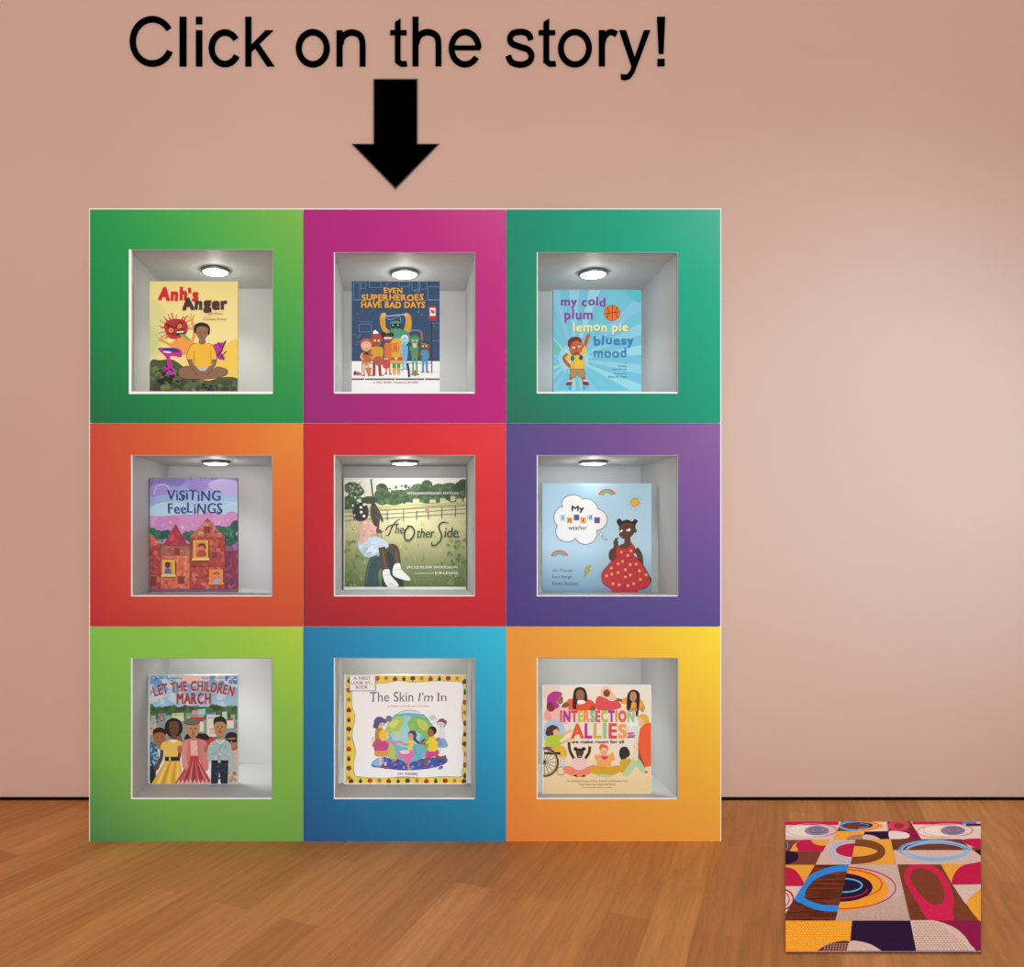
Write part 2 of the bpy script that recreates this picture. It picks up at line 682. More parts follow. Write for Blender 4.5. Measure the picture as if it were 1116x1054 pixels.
DB = D / BACK_R
for (i, j), spec in GR.items():
    cx0, cx1 = XC[i]
    cy0, cy1 = YC[j]
    nx0, nx1 = NX[i]
    ny0, ny1 = NY[j]
    if (i, j) == (0, 0):
        nx0, nx1, ny0, ny1 = 140.5, 298, 272, 429.5
    # coloured face panel with a square opening
    bm = bmesh.new()
    lay = bm.loops.layers.float_color.new('ink')

    def ticks(a, b, h0, h1, n=7):
        out = []
        for s, e in ((a, h0), (h0, h1), (h1, b)):
            out += [s + (e - s) * q / n for q in range(n)]
        return out + [b]
    gx, gy = ticks(cx0, cx1, nx0, nx1), ticks(cy0, cy1, ny0, ny1)
    vs = {}
    PT = 0.004
    for a, x in enumerate(gx):
        for b, y in enumerate(gy):
            inside = nx0 + 1e-6 < x < nx1 - 1e-6 and ny0 + 1e-6 < y < ny1 - 1e-6
            if not inside:
                vs[a, b] = bm.verts.new((wx(x, D), D - PT + 0.004, wz(y, D)))
    for a in range(len(gx) - 1):
        for b in range(len(gy) - 1):
            mx, my = (gx[a] + gx[a + 1]) / 2, (gy[b] + gy[b + 1]) / 2
            if nx0 < mx < nx1 and ny0 < my < ny1:
                continue
            ids = [(a, b), (a + 1, b), (a + 1, b + 1), (a, b + 1)]
            f = bm.faces.new([vs[q] for q in ids])
            for lp, q in zip(f.loops, ids):
                u = (gx[q[0]] - cx0) / (cx1 - cx0)
                w = 1 - (gy[q[1]] - cy0) / (cy1 - cy0)
                lp[lay] = (*lin(grad(spec, u, w)), 1)
    r = bmesh.ops.extrude_face_region(bm, geom=list(bm.faces))
    for v in [q for q in r['geom'] if isinstance(q, bmesh.types.BMVert)]:
        v.co.y += 0.0012 if True else 0
    for v in bm.verts:
        v.co -= SH
    o = from_bm('face_panel', bm, M_PANEL, shelf)
    o['label'] = spec['name'] + ' face panel with a square opening'
    # niche box: five inner boards with real thickness
    bm = bmesh.new()
    ax, bx_ = wx(nx0, D), wx(nx1, D)
    zt, zb = wz(ny0, D), wz(ny1, D)
    T_ = 0.006
    y0 = D + 0.006
    box(bm, ax - T_, ax, y0, DB, zb - T_, zt + T_)
    box(bm, bx_, bx_ + T_, y0, DB, zb - T_, zt + T_)
    box(bm, ax, bx_, y0, DB, zt, zt + T_)
    box(bm, ax, bx_, y0, DB, zb - T_, zb)
    box(bm, ax - T_, bx_ + T_, DB, DB + 0.003, zb - T_, zt + T_)
    for v in bm.verts:
        v.co -= SH
    from_bm('niche_box', bm, M_NICHE, shelf)
    # slim edging around the opening, bevel shade painted into its top and right
    bm = bmesh.new()
    th = 0.9 * S0
    tw = (2.8 if (i, j) == (0, 0) else 1.0) * S0
    tb = (2.8 if (i, j) == (0, 0) else (1.8 if j == 0 else 1.0)) * S0
    yA, yB2 = D - 0.0006, D + 0.008
    white = 1
    box(bm, ax, ax + tw, yA, yB2, zb, zt, 1)
    box(bm, ax + tw, bx_ - th, yA, yB2, zb, zb + tb, 1)
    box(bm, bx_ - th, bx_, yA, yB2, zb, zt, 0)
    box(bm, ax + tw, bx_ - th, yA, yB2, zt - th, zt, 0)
    for v in bm.verts:
        v.co -= SH
    from_bm('niche_edging', bm, [M_TRIM_SHADE, M_TRIMW], shelf)
    # round downlight under the niche ceiling
    cxm, ym = (ax + bx_) / 2, D / 0.93
    R_ = 15.5 * ym / F
    bm = bmesh.new()
    lathe(bm, [(R_ * 0.86, -0.004), (R_ * 0.9, -0.010), (R_ * 0.98, -0.010), (R_, -0.006), (R_, 0), (R_ * .5, 0)], 48)
    lamp = from_bm('downlight_ring', bm, M_CHROME, shelf, Vector((cxm, ym, zt - 0.0005)) - SH, smooth=True)
    lamp['label'] = 'chrome ring of the round downlight'
    bm = bmesh.new()
    rr = lathe(bm, [(R_ * 0.9, -0.0045), (R_ * 0.86, -0.009), (R_ * 0.6, -0.0125), (R_ * 0.3, -0.014), (0.001, -0.0145)], 48)
    bm.faces.new(rr[-1])
    lens = from_bm('lamp_lens', bm, M_LAMP, lamp, smooth=True)
    lens['label'] = 'glowing white lens'
    ld = bpy.data.lights.new('niche_lamp', 'SPOT')
    ld.energy = 2.2 if (i, j) == (1, 1) else 3.6
    ld.spot_size = radians(125)
    ld.spot_blend = 0.9
    ld.shadow_soft_size = R_ * 0.8
    ld.color = (1.0, 1.0, 1.0)
    lo = bpy.data.objects.new('niche_lamp', ld)
    COL.objects.link(lo)
    lo.location = (cxm, ym, zt - 0.05)
    lo.location.y = ym + 0.03
    ld = bpy.data.lights.new('niche_lamp_glow', 'POINT')
    ld.energy = 0.28
    ld.shadow_soft_size = 0.02
    lo = bpy.data.objects.new('niche_lamp_glow', ld)
    COL.objects.link(lo)
    lo.location = (cxm, ym, zt - 0.045)

# ------------------------------------------------------------------ picture books


def book(label, rect, r, art, board, thick=0.014, spine=None, group='picture books in the cube shelf'):
    """rect: where the cover stands (picture px on the plane at D/r); art in 5.27x detail units"""
    x0, y0, x1, y1 = rect
    d = D / r
    m = d / F
    root = empty('picture_book', (wx((x0 + x1) / 2, d), d + thick / 2, wz(y1, d) + 0.0004), label, 'book', group)
    w, h = (x1 - x0) * m, (y1 - y0) * m
    CT = 0.0022
    # front board with the printed art
    bm = bmesh.new()
    bm.loops.layers.float_color.new('ink')
    box(bm, -w / 2, w / 2, -thick / 2, -thick / 2 + CT, 0, h)
    ink_all(bm, board)
    bmf = bmesh.new()
    ox, oy, k = art.org
    xm = (x0 + x1) / 2

    def f(x, y, l):
        px, py = ox + x / k, oy + y / k
        return ((px - xm) * m, -thick / 2 - 0.00003 - l, (y1 - py) * m)
    me = bpy.data.meshes.new('front_cover')
    art.into(bm, f)
    bm.to_mesh(me)
    bm.free()
    bmf.free()
    link('front_cover', me, M_INK, root)
    for nm, (ya, yb) in (('back_cover', (thick / 2 - CT, thick / 2)),):
        bm = bmesh.new()
        bm.loops.layers.float_color.new('ink')
        box(bm, -w / 2, w / 2, ya, yb, 0, h)
        ink_all(bm, spine or board)
        from_bm(nm, bm, M_INK, root)
    bm = bmesh.new()
    bm.loops.layers.float_color.new('ink')
    hh = thick / 2 - CT
    pts = [(-w / 2, -hh), (-w / 2 - 0.0, hh), (-w / 2 + CT, hh), (-w / 2 + CT, -hh)]
    a = [bm.verts.new((x, y, 0)) for x, y in pts]
    b = [bm.verts.new((x, y, h)) for x, y in pts]
    bm.faces.new(a); bm.faces.new(b)
    for q in range(4):
        bm.faces.new((a[q], a[(q + 1) % 4], b[(q + 1) % 4], b[q]))
    ink_all(bm, spine or board)
    from_bm('spine', bm, M_INK, root)
    bm = bmesh.new()
    box(bm, -w / 2 + CT, w / 2 - 0.003, -hh, hh, 0.003, h - 0.003)
    from_bm('page_block', bm, M_PAGES, root)
    return root


def start(rect, org):
    k = 5.27
    ox, oy = org
    a = Art(((rect[0] - ox) * k, (rect[1] - oy) * k, (rect[2] - ox) * k, (rect[3] - oy) * k))
    a.org = (ox, oy, k)
    return a


OUT = '2a1c18'

# ---- 1: yellow cover, boy sitting and red spiky creature
rect = (163.2, 306.8, 259, 433)
a = start(rect, (120, 250))
a.G('f3e391', 'fbe9a0', 228, 300, 734, 640)
a.G('fbe9a0', 'f8d968', 228, 640, 734, 900)
a.S('e4e09a', (228, 430), (300, 440), (330, 520), (290, 700), (228, 760))
a.S('d3dc92', (228, 560), (270, 590), (275, 660), (228, 720))
a.S('fbd25a', (600, 860), (640, 700), (734, 640), (740, 900))
# ground
a.S('4c5532', (228, 770), (290, 752), (360, 750), (420, 790), (470, 840), (560, 870), (640, 850), (740, 865), (740, 990), (220, 990))
a.speck(['5d6a3e', '3d4529', '6e7b4b', '343c24'], 235, 790, 400, 925, 40, 10, 24)
a.speck(['5d6a3e', '3d4529', '6e7b4b', '343c24', '54663b'], 380, 870, 725, 965, 60, 10, 24)
a.speck(['14130f'], 275, 830, 420, 880, 10, 8, 20)
a.speck(['14130f'], 500, 895, 580, 925, 6, 6, 14)
# creature: body, arms, spiky head, legs
a.S('f6a24a', (300, 640), (350, 655), (400, 620), (470, 640), (490, 680), (450, 720), (400, 715), (370, 690), (330, 665))
a.L('f4a04c', 14, (350, 668), (310, 645), (280, 635), sm=True)
for q in ((276, 620), (290, 610), (300, 622)):
    a.L('f4a04c', 6, (300, 640), q)
a.L('f4a04c', 16, (470, 650), (485, 590), (470, 530), sm=True)
for q in ((450, 500), (466, 482), (484, 492), (448, 520)):
    a.L('f4a04c', 6, (472, 530), q)
rn = random.Random(3)
for q in range(34):
    an = rn.uniform(0, 2 * pi)
    r1 = rn.uniform(72, 108)
    a.L('b92a2c' if q % 3 else 'd8583a', 4, (376 + 55 * cos(an), 572 + 45 * sin(an)), (376 + r1 * cos(an), 568 + r1 * .85 * sin(an)))
a.S('bc2a31', (318, 590), (312, 545), (345, 520), (395, 516), (436, 530), (446, 575), (425, 612), (370, 630), (335, 620))
a.speck(['9c1f2b', 'd23a35', '8a1c26'], 325, 530, 430, 610, 26, 5, 12)
a.L('2a0f12', 6, (325, 545), (375, 568), (400, 530))
a.E('f5c23c', 350, 582, 12, 12); a.E('2a0f12', 352, 582, 5, 6)
a.E('f5c23c', 400, 558, 12, 11); a.E('2a0f12', 400, 558, 5, 6)
a.P('1c1212', (378, 590), (425, 584), (428, 606), (384, 612))
a.P('ffffff', (382, 590), (423, 585), (423, 593), (384, 597))
a.S('7db24a', (402, 602), (430, 606), (462, 636), (455, 640), (425, 622), (405, 614))
a.S('c32b9d', (282, 682), (400, 690), (410, 735), (372, 730), (345, 735), (362, 790), (370, 830), (335, 835), (300, 800), (330, 780), (320, 735), (290, 705))
a.S('3b2f9c', (300, 684), (380, 684), (396, 706), (330, 704))
a.S('f4e2ee', (310, 700), (350, 704), (345, 712), (312, 708))
a.speck(['7a1f74', '2d1434'], 310, 780, 372, 830, 12, 4, 9)
a.S('c32b9d', (590, 668), (640, 650), (655, 660), (636, 700), (660, 745), (622, 745), (608, 710))
a.L('18120f', 8, (664, 640), (640, 700), (612, 730))
a.L('18120f', 5, (668, 700), (632, 742))
a.L('18120f', 5, (620, 650), (640, 680))
a.L('18120f', 4, (640, 720), (655, 755))
# boy
a.S('8f6a4c', (392, 838), (400, 800), (450, 785), (540, 800), (620, 790), (668, 805), (672, 830), (630, 850), (540, 862), (430, 860))
a.L(OUT, 2.5, (392, 838), (400, 800), (450, 785), sm=True)
a.L(OUT, 2.5, (620, 790), (668, 805), (672, 832), (630, 850), (540, 862), (430, 860), (392, 838), sm=True)
a.S('cfc2b4', (470, 782), (540, 776), (610, 782), (590, 805), (540, 815), (490, 805))
a.L('8f6a4c', 26, (456, 745), (470, 780), (520, 838), sm=True)
a.L('8f6a4c', 26, (602, 745), (590, 780), (545, 838), sm=True)
a.L(OUT, 2.5, (448, 750), (462, 790), (510, 845), sm=True)
a.L(OUT, 2.5, (612, 750), (600, 790), (555, 845), sm=True)
a.S('8f6a4c', (505, 830), (530, 815), (556, 832), (548, 862), (516, 862))
a.S('f9bf35', (462, 670), (500, 655), (560, 655), (592, 672), (614, 742), (582, 752), (582, 784), (486, 784), (484, 750), (440, 742))
a.L(OUT, 2.2, (484, 784), (484, 700)); a.L(OUT, 2.2, (582, 784), (578, 700))
a.L(OUT, 2.2, (484, 750), (440, 742), (462, 670), (500, 655), sm=True)
a.L(OUT, 2.2, (560, 655), (592, 672), (614, 742), (582, 752), sm=True)
a.P('8f6a4c', (514, 625), (546, 625), (550, 655), (530, 664), (508, 655))
a.S('9a7150', (488, 580), (492, 550), (526, 540), (562, 552), (568, 585), (552, 622), (528, 642), (504, 622))
a.S('241812', (482, 592), (484, 556), (504, 540), (530, 536), (560, 546), (574, 570), (570, 606), (560, 600), (562, 570), (530, 558), (500, 566), (492, 596))
a.L(OUT, 3, (503, 592), (510, 595), (520, 592)); a.L(OUT, 3, (536, 592), (545, 595), (554, 592))
a.L(OUT, 2, (528, 600), (525, 612), (531, 613)); a.L(OUT, 2.5, (518, 624), (538, 624))
a.W('d3202f', "Anh's", 280, 340, 512, 410, bold=.1, jit=5, rot=7, seed=4)
a.W('4d2a2c', 'Anger', 415, 395, 676, 460, bold=.1, jit=4, rot=5, seed=6)
a.T('b05a4a', 'Gail Silver', 562, 476, 646, 492, .01)
a.T('b05a4a', 'Christiane Krömer', 535, 508, 672, 524, .0)
a.T('c08a6a', 'illustrated by', 545, 499, 585, 506, 0)
book('yellow picture book with a red creature behind a cross-legged boy, in the green cube', rect, .975, a, 'f6e8a6')

# ---- 2: navy cover, group of costumed children
rect = (383.3, 306.8, 479.2, 431.5)
a = start(rect, (340, 250))
a.R('fbfbfa', 220, 290, 740, 990)
a.R('2e4a70', 228, 295, 734, 758)
for q in range(70):
    x, y = a.rnd.uniform(230, 730), a.rnd.uniform(300, 740)
    a.add([(x, y), (x + 1.5, y), (x - 1, y + 22), (x - 2.5, y + 22)], '4a6a92', 0.3)
for x0, y0, x1, y1 in ((240, 308, 275, 405), (280, 308, 310, 340), (330, 300, 395, 335), (500, 300, 560, 330), (575, 300, 610, 350), (620, 300, 660, 345), (665, 330, 734, 405), (270, 545, 340, 590), (690, 540, 734, 640)):
    a.L('6c95bf', 2.5, (x0, y1), (x0, y0), (x1, y0), (x1, y1), closed=True)
for q in range(26):
    x, y = a.rnd.choice([(235, 480), (240, 600), (250, 650), (600, 480), (690, 560), (420, 310), (590, 340)])
    x += a.rnd.uniform(-8, 30); y += a.rnd.uniform(-10, 20)
    a.R('5f86b0', x, y, x + 12, y + 4)
a.L('5f86b0', 3, (270, 530), (350, 530)); a.L('5f86b0', 3, (228, 408), (300, 408)); a.L('5f86b0', 3, (640, 408), (734, 408))
# bench, lamp post, ground lines
a.R('1d2e44', 685, 500, 691, 830)
a.S('c02a35', (672, 450), (692, 440), (714, 452), (714, 515), (692, 524), (672, 512))
a.R('f4f1ec', 677, 452, 709, 498); a.P('b23a44', (682, 462), (704, 468), (704, 486), (684, 480))
for x in range(240, 275, 11):
    a.R('223a58', x, 708, x + 2.5, 758)
for x in range(652, 690, 10):
    a.R('223a58', x, 708, x + 2.5, 758)
a.R('46647c', 285, 768, 690, 772); a.R('38506a', 287, 768, 291, 825); a.R('38506a', 686, 768, 690, 825)
a.R('c9d6df', 628, 820, 730, 823)
a.R('35606a', 228, 857, 734, 866); a.R('fbfbfa', 300, 857, 305, 866); a.R('fbfbfa', 475, 857, 480, 866); a.R('fbfbfa', 644, 857, 649, 866)
a.S('d05a5e', (238, 838), (262, 818), (288, 836)); a.S('2b3a4c', (238, 832), (248, 812), (256, 830))
# big figure with lifted arms
a.S('d2a52f', (392, 495), (420, 490), (424, 560), (450, 590), (430, 610), (396, 560))
a.S('d2a52f', (566, 495), (540, 490), (536, 550), (525, 590), (548, 612), (572, 560))
a.S('3f9c78', (430, 600), (450, 585), (530, 580), (560, 610), (560, 650), (430, 650))
a.S('4d9b83', (450, 560), (452, 535), (482, 528), (510, 536), (514, 560), (500, 615), (480, 650), (462, 615))
a.P('111418', (450, 542), (515, 542), (512, 570), (488, 572), (482, 560), (474, 572), (454, 570))
a.R('9fc4bc', 460, 548, 470, 556); a.R('9fc4bc', 490, 548, 500, 556)
a.L('9db8dc', 7, (410, 492), (440, 500), (480, 494), (540, 490), sm=True)
a.L('7fa0cc', 4, (412, 500), (450, 520), (500, 500), (512, 530), sm=True)
a.S('ecb07c', (398, 486), (420, 480), (424, 500), (402, 504)); a.S('ecb07c', (530, 484), (550, 484), (552, 500), (534, 504))
a.S('e3b12f', (455, 640), (510, 630), (525, 700), (528, 770), (448, 770), (448, 700))
a.R('d6552d', 462, 655, 500, 706); a.R('e3b12f', 466, 659, 496, 702); a.T('d6552d', 'B', 470, 663, 493, 699, .06)
a.R('cf4a2a', 450, 735, 528, 754)
a.P('f8e9c0', *[(484 + (13 if k % 2 == 0 else 5) * sin(pi * k / 5), 742 - (13 if k % 2 == 0 else 5) * cos(pi * k / 5)) for k in range(10)])
a.R('4d9b5c', 462, 770, 482, 800); a.R('4d9b5c', 488, 770, 508, 800)
a.P('e0b43a', (462, 798), (484, 798), (480, 836), (466, 836)); a.P('e0b43a', (487, 798), (509, 798), (505, 836), (489, 836))


def kid(a, x, y, hw, hh, skin, hair, body, bw, ybot, legs, foot, hy=0):
    a.S(body, (x - bw * .9, y + hh * 1.3), (x, y + hh * .95), (x + bw * .9, y + hh * 1.3), (x + bw * .65, ybot - 14), (x - bw * .65, ybot - 14))
    a.L(skin, bw * .3, (x - bw * .85, y + hh * 1.4), (x - bw * 1.05, y + hh * 2), (x - bw * .6, y + hh * 2.5))
    a.L(legs, bw * .4, (x - bw * .35, ybot - 24), (x - bw * .4, foot - 12)); a.L(legs, bw * .4, (x + bw * .35, ybot - 24), (x + bw * .5, foot - 12))
    a.L('3a2620', 5, (x - bw * .9, foot - 10), (x - bw * .2, foot - 10)); a.L('3a2620', 5, (x + bw * .3, foot - 10), (x + bw, foot - 10))
    a.E(hair, x, y - hh * .25, hw * 1.2, hh * .95)
    a.E(skin, x, y + hh * .1, hw, hh * .85)
    for sx in (-1, 1):
        a.E('ffffff', x + sx * hw * .4, y, hw * .22, hh * .18); a.E('1c1410', x + sx * hw * .4, y, hw * .1, hh * .1)
    a.L('7a2c22', 2.5, (x - hw * .3, y + hh * .5), (x, y + hh * .58), (x + hw * .3, y + hh * .5))


kid(a, 312, 668, 30, 34, 'efb493', 'c9632c', 'c96a24', 30, 790, 'efb493', 850)
a.R('2a2430', 300, 705, 350, 722); a.R('c96a24', 292, 732, 355, 748); a.P('d27a2a', (306, 795), (342, 795), (334, 845), (322, 845))
kid(a, 372, 640, 28, 36, 'a4542f', 'bc2f34', 'd8a32e', 40, 770, 'a33a30', 850)
a.P('ffffff', (350, 590), (362, 578), (378, 590), (384, 600), (352, 602)); a.L('9b2f3a', 4, (350, 628), (395, 628))
a.S('ad5c46', (355, 745), (385, 730), (412, 755), (400, 780), (372, 782))
kid(a, 436, 630, 25, 26, '8c4a2c', '2c1a18', 'd9722e', 24, 770, 'e0765a', 842)
a.E('2c1a18', 412, 605, 15, 15); a.E('2c1a18', 456, 608, 15, 15); a.R('e8d6cc', 412, 620, 462, 630)
a.S('c5503a', (405, 745), (428, 738), (448, 748), (444, 795), (410, 795)); a.R('f2dcc8', 416, 742, 440, 748)
kid(a, 533, 640, 20, 28, '8ecdf0', 'd8ecf6', '6fb7e2', 20, 760, '7cc4ec', 815)
a.L('16243a', 12, (548, 770), (556, 815), (558, 850), sm=True); a.L('7cc4ec', 11, (520, 780), (530, 800), (512, 812))
kid(a, 590, 640, 25, 26, '49a06a', '3f8c5c', '3c9464', 26, 750, '5aa874', 845)
a.P('ecc4a4', (575, 655), (604, 655), (600, 682), (582, 682)); a.L('b84c3a', 3, (586, 690), (600, 740)); a.P('cf5a4a', (586, 810), (596, 810), (600, 842), (586, 842))
a.L('9db8dc', 4, (555, 590), (590, 580), (625, 588), sm=True); a.L('b9653f', 12, (628, 590), (634, 640), sm=True); a.L('b9653f', 8, (553, 590), (560, 640), sm=True)
kid(a, 648, 672, 27, 24, '8c4a2c', '4a2a22', '3f9cc0', 26, 770, '2f8fb8', 832)
a.L('3aa0b0', 8, (625, 655), (672, 668)); a.E('8c4a2c', 672, 676, 10, 12)
a.L('8c4a2c', 9, (625, 705), (618, 730), (632, 740)); a.L('8c4a2c', 9, (670, 700), (676, 740))
for (s_, x0, x1, y0, y1, sd) in (('EVEN', 410, 522, 338, 368, 1), ('SUPERHEROES', 284, 642, 376, 410, 2), ('HAVE BAD DAYS', 280, 650, 418, 452, 3)):
    a.W('8c5a1c', s_, x0 + 2, y0 + 2, x1 + 2, y1 + 2, bold=.06, jit=2, rot=4, seed=sd)
    a.W('efae2e', s_, x0, y0, x1, y1, bold=.055, jit=2, rot=4, seed=sd)
a.T('333333', 'by', 352, 877, 364, 888, .01); a.T('b53a3a', 'SHELLY BECKER', 369, 875, 457, 885, .03)
a.T('444444', '- illustrated by', 461, 876, 543, 887, .02); a.T('b53a3a', 'EDA KABAN', 547, 875, 610, 885, .03)
book('navy blue picture book with a row of costumed children, in the magenta cube', rect, .975, a, 'f7f7f5')

# ---- 3: light blue cover with sun rays
rect = (603, 316, 699, 432.5)
a = start(rect, (560, 250))
a.R('74c4de', 220, 340, 740, 980)
cx, cy = 345, 745
for k in range(22):
    t0 = 2 * pi * k / 22 + .08
    t1 = t0 + pi / 22
    a.add([(cx, cy), (cx + 900 * cos(t0), cy + 900 * sin(t0)), (cx + 900 * cos(t1), cy + 900 * sin(t1))], ['8ed3e6', '9adbe6', '6fcbd8', '86c9e6'][k % 4], k == 0)
a.E('94d8e8', 345, 745, 88, 90); a.E('a0dfec', 345, 745, 74, 78); a.E('b0e5f0', 345, 745, 60, 64); a.E('c4edf5', 345, 745, 44, 50)
a.S('5cc0cf', (640, 350), (740, 350), (740, 420), (690, 410)); a.S('68c6b8', (228, 640), (270, 690), (235, 720))
# ball
a.E('e2752a', 564, 481, 46, 45, n=28)
a.L('2a1a14', 3, (519, 486), (610, 474)); a.L('2a1a14', 3, (567, 436), (564, 526))
a.L('2a1a14', 3, (536, 446), (544, 480), (532, 514), sm=True); a.L('2a1a14', 3, (594, 446), (585, 480), (598, 512), sm=True)
a.ring('7a3a18', 2, 564, 481, 46, 45)
a.W('8a44a2', 'my cold', 266, 392, 530, 440, bold=.06, jit=4, rot=4, seed=3)
a.W('8a44a2', 'plum', 286, 462, 458, 516, bold=.05, jit=2, rot=3, seed=2)
a.W('5d9a8c', 'lemon pie', 340, 538, 663, 588, bold=.06, jit=3, rot=3, seed=5)
a.W('f3efae', 'lemon pie', 337, 536, 660, 585, bold=.05, jit=3, rot=3, seed=5)
a.W('3a84bc', 'bluesy', 455, 614, 688, 664, bold=.07, jit=4, rot=6, seed=6)
a.W('3f88b8', 'mood', 455, 684, 650, 736, bold=.06, jit=2, rot=3, seed=7)
for s_, x0, y0, y1 in (('by', 638, 764, 773), ('Tameka', 597, 780, 790), ('Fryer Brown', 565, 799, 810), ('illustrated by', 575, 826, 834), ('Shane W. Evans', 541, 842, 853)):
    a.T('3e4c84', s_, x0, y0, 648, y1, .02)
# boy with headphones
a.S('5aa6c6', (315, 900), (335, 905), (325, 930), (318, 930)); a.S('5aa6c6', (395, 900), (412, 905), (408, 930), (400, 930))
a.L('b9683c', 22, (332, 840), (322, 885)); a.L('b9683c', 22, (395, 840), (408, 885))
a.R('f0ead8', 312, 868, 336, 876); a.R('f0ead8', 398, 866, 422, 874)
a.S('8c2536', (300, 895), (306, 880), (330, 876), (334, 890), (326, 897)); a.S('8c2536', (396, 893), (400, 876), (420, 876), (434, 890), (425, 897))
a.P('b58a5c', (325, 800), (402, 800), (410, 850), (376, 852), (366, 825), (352, 852), (320, 850))
a.L(OUT, 2, (325, 800), (320, 850), (352, 852), (366, 825), (376, 852), (410, 850), (402, 800))
a.L('b9603a', 20, (400, 690), (412, 655), (425, 612), sm=True); a.E('b9603a', 428, 612, 10, 11); a.L('b9603a', 6, (426, 612), (434, 598)); a.L('b9603a', 5, (430, 615), (441, 610))
a.L('b9603a', 20, (310, 715), (288, 745), (322, 790), sm=True); a.E('b9603a', 326, 788, 12, 9)
a.P('e9c63c', (316, 715), (345, 705), (385, 700), (408, 668), (416, 690), (402, 730), (404, 802), (324, 802), (330, 745), (318, 760), (292, 742))
a.L('7a5a18', 2, (330, 745), (324, 802), (404, 802), (402, 730))
a.L('b9603a', 20, (358, 700), (358, 718))
a.S('c06838', (314, 665), (318, 640), (350, 625), (388, 636), (394, 672), (388, 705), (358, 726), (326, 716))
a.S('7a2a24', (310, 672), (314, 636), (345, 618), (378, 622), (388, 640), (384, 650), (362, 640), (334, 652), (322, 676))
a.E('ffffff', 344, 680, 8, 6); a.E('1c1410', 344, 680, 3, 3); a.E('ffffff', 376, 674, 8, 6); a.E('1c1410', 377, 674, 3, 3)
a.L(OUT, 3, (334, 668), (352, 670)); a.L(OUT, 3, (368, 664), (384, 660)); a.L(OUT, 2, (360, 682), (356, 698), (364, 698)); a.L(OUT, 3, (345, 714), (358, 708), (370, 712))
a.L('1f4d6c', 6, (336, 740), (342, 718), (375, 718), (384, 736), sm=True)
a.E('1f4d6c', 337, 742, 11, 15); a.E('1f4d6c', 385, 738, 12, 15); a.E('3a86a4', 339, 742, 5, 9)
a.L('2a7a8a', 2.5, (342, 755), (340, 800), (310, 805), (302, 812), (312, 822), sm=True)
a.R('8ddbe0', 228, 925, 740, 990)
book('sky blue picture book with a boy pointing up at a basketball, in the teal cube', rect, .975, a, '74c4de')

# ---- 4: patchwork houses
rect = (163.2, 521, 259, 645.5)
a = start(rect, (120, 475))
a.G('8f86d4', 'a8c9ee', 220, 240, 740, 350)
a.G('a8c9ee', 'b4dcf2', 220, 350, 740, 450)
a.G('c49ad6', 'd892c6', 220, 450, 740, 620)
a.S('8a7ac6', (228, 245), (420, 245), (400, 290), (300, 280), (228, 300))
a.S('a594da', (228, 300), (270, 275), (340, 285), (350, 330), (290, 350), (228, 350))
a.ring('b8aee6', 8, 500, 320, 70, 55, 20, 180); a.S('a08edc', (440, 290), (500, 250), (580, 258), (560, 300), (480, 320))
a.S('c4b8ee', (560, 280), (640, 250), (734, 270), (734, 340), (640, 330)); a.S('9cb8ea', (228, 360), (340, 340), (330, 400), (228, 400))
a.S('b8e0f4', (228, 410), (350, 380), (520, 420), (734, 380), (734, 450), (500, 450), (228, 460))
a.ring('d6cdf4', 5, 300, 330, 46, 50, 20, 190); a.ring('cfe4f8', 5, 640, 470, 150, 90, 20, 160)
for x, y, r_ in ((250, 490, 34), (300, 500, 40), (360, 490, 42), (430, 500, 38), (500, 490, 40), (560, 470, 40), (630, 480, 40), (700, 470, 44), (280, 540, 36), (420, 545, 34), (640, 520, 30)):
    a.E(a.rnd.choice(['d493cb', 'c98ccb', 'dc9fce', 'd486bc']), x, y, r_, r_ * .8)
a.speck(['e4b0dc', 'b988cc', 'ecc0e0'], 235, 480, 725, 560, 40, 4, 9)
for x, y, r_ in ((240, 560, 32), (275, 570, 28), (310, 570, 26), (330, 560, 20), (440, 575, 26), (470, 568, 24), (620, 545, 30), (650, 555, 34), (690, 550, 34), (725, 520, 34), (700, 600, 40), (660, 600, 30), (460, 590, 22)):
    a.E(a.rnd.choice(['2d6a56', '24594c', '387a5e']), x, y, r_, r_)
a.speck(['1b4a40', '3f8a66', '2a5f50'], 232, 545, 300, 610, 16, 6, 12); a.speck(['1b4a40', '3f8a66', '2a5f50'], 600, 540, 725, 610, 26, 6, 12)
RED = ['b8433a', 'c9564a', 'a8352f', 'd4705c', 'b04a50', '963030']


def patch(base, x0, y0, x1, y1, n, cols=RED):
    a.clip = [(x0, y0), (x1, y0), (x1, y1), (x0, y1)]
    a.R(base, x0, y0, x1, y1)
    a.speck(cols, x0, y0, x1, y1, n, 9, 20, 4)
    a.clip = None


def roof(base, pts, n, cols):
    a.clip = pts
    a.P(base, *pts)
    xs = [p[0] for p in pts]; ys = [p[1] for p in pts]
    a.speck(cols, min(xs), min(ys), max(xs), max(ys), n, 7, 16, 4)
    a.clip = None


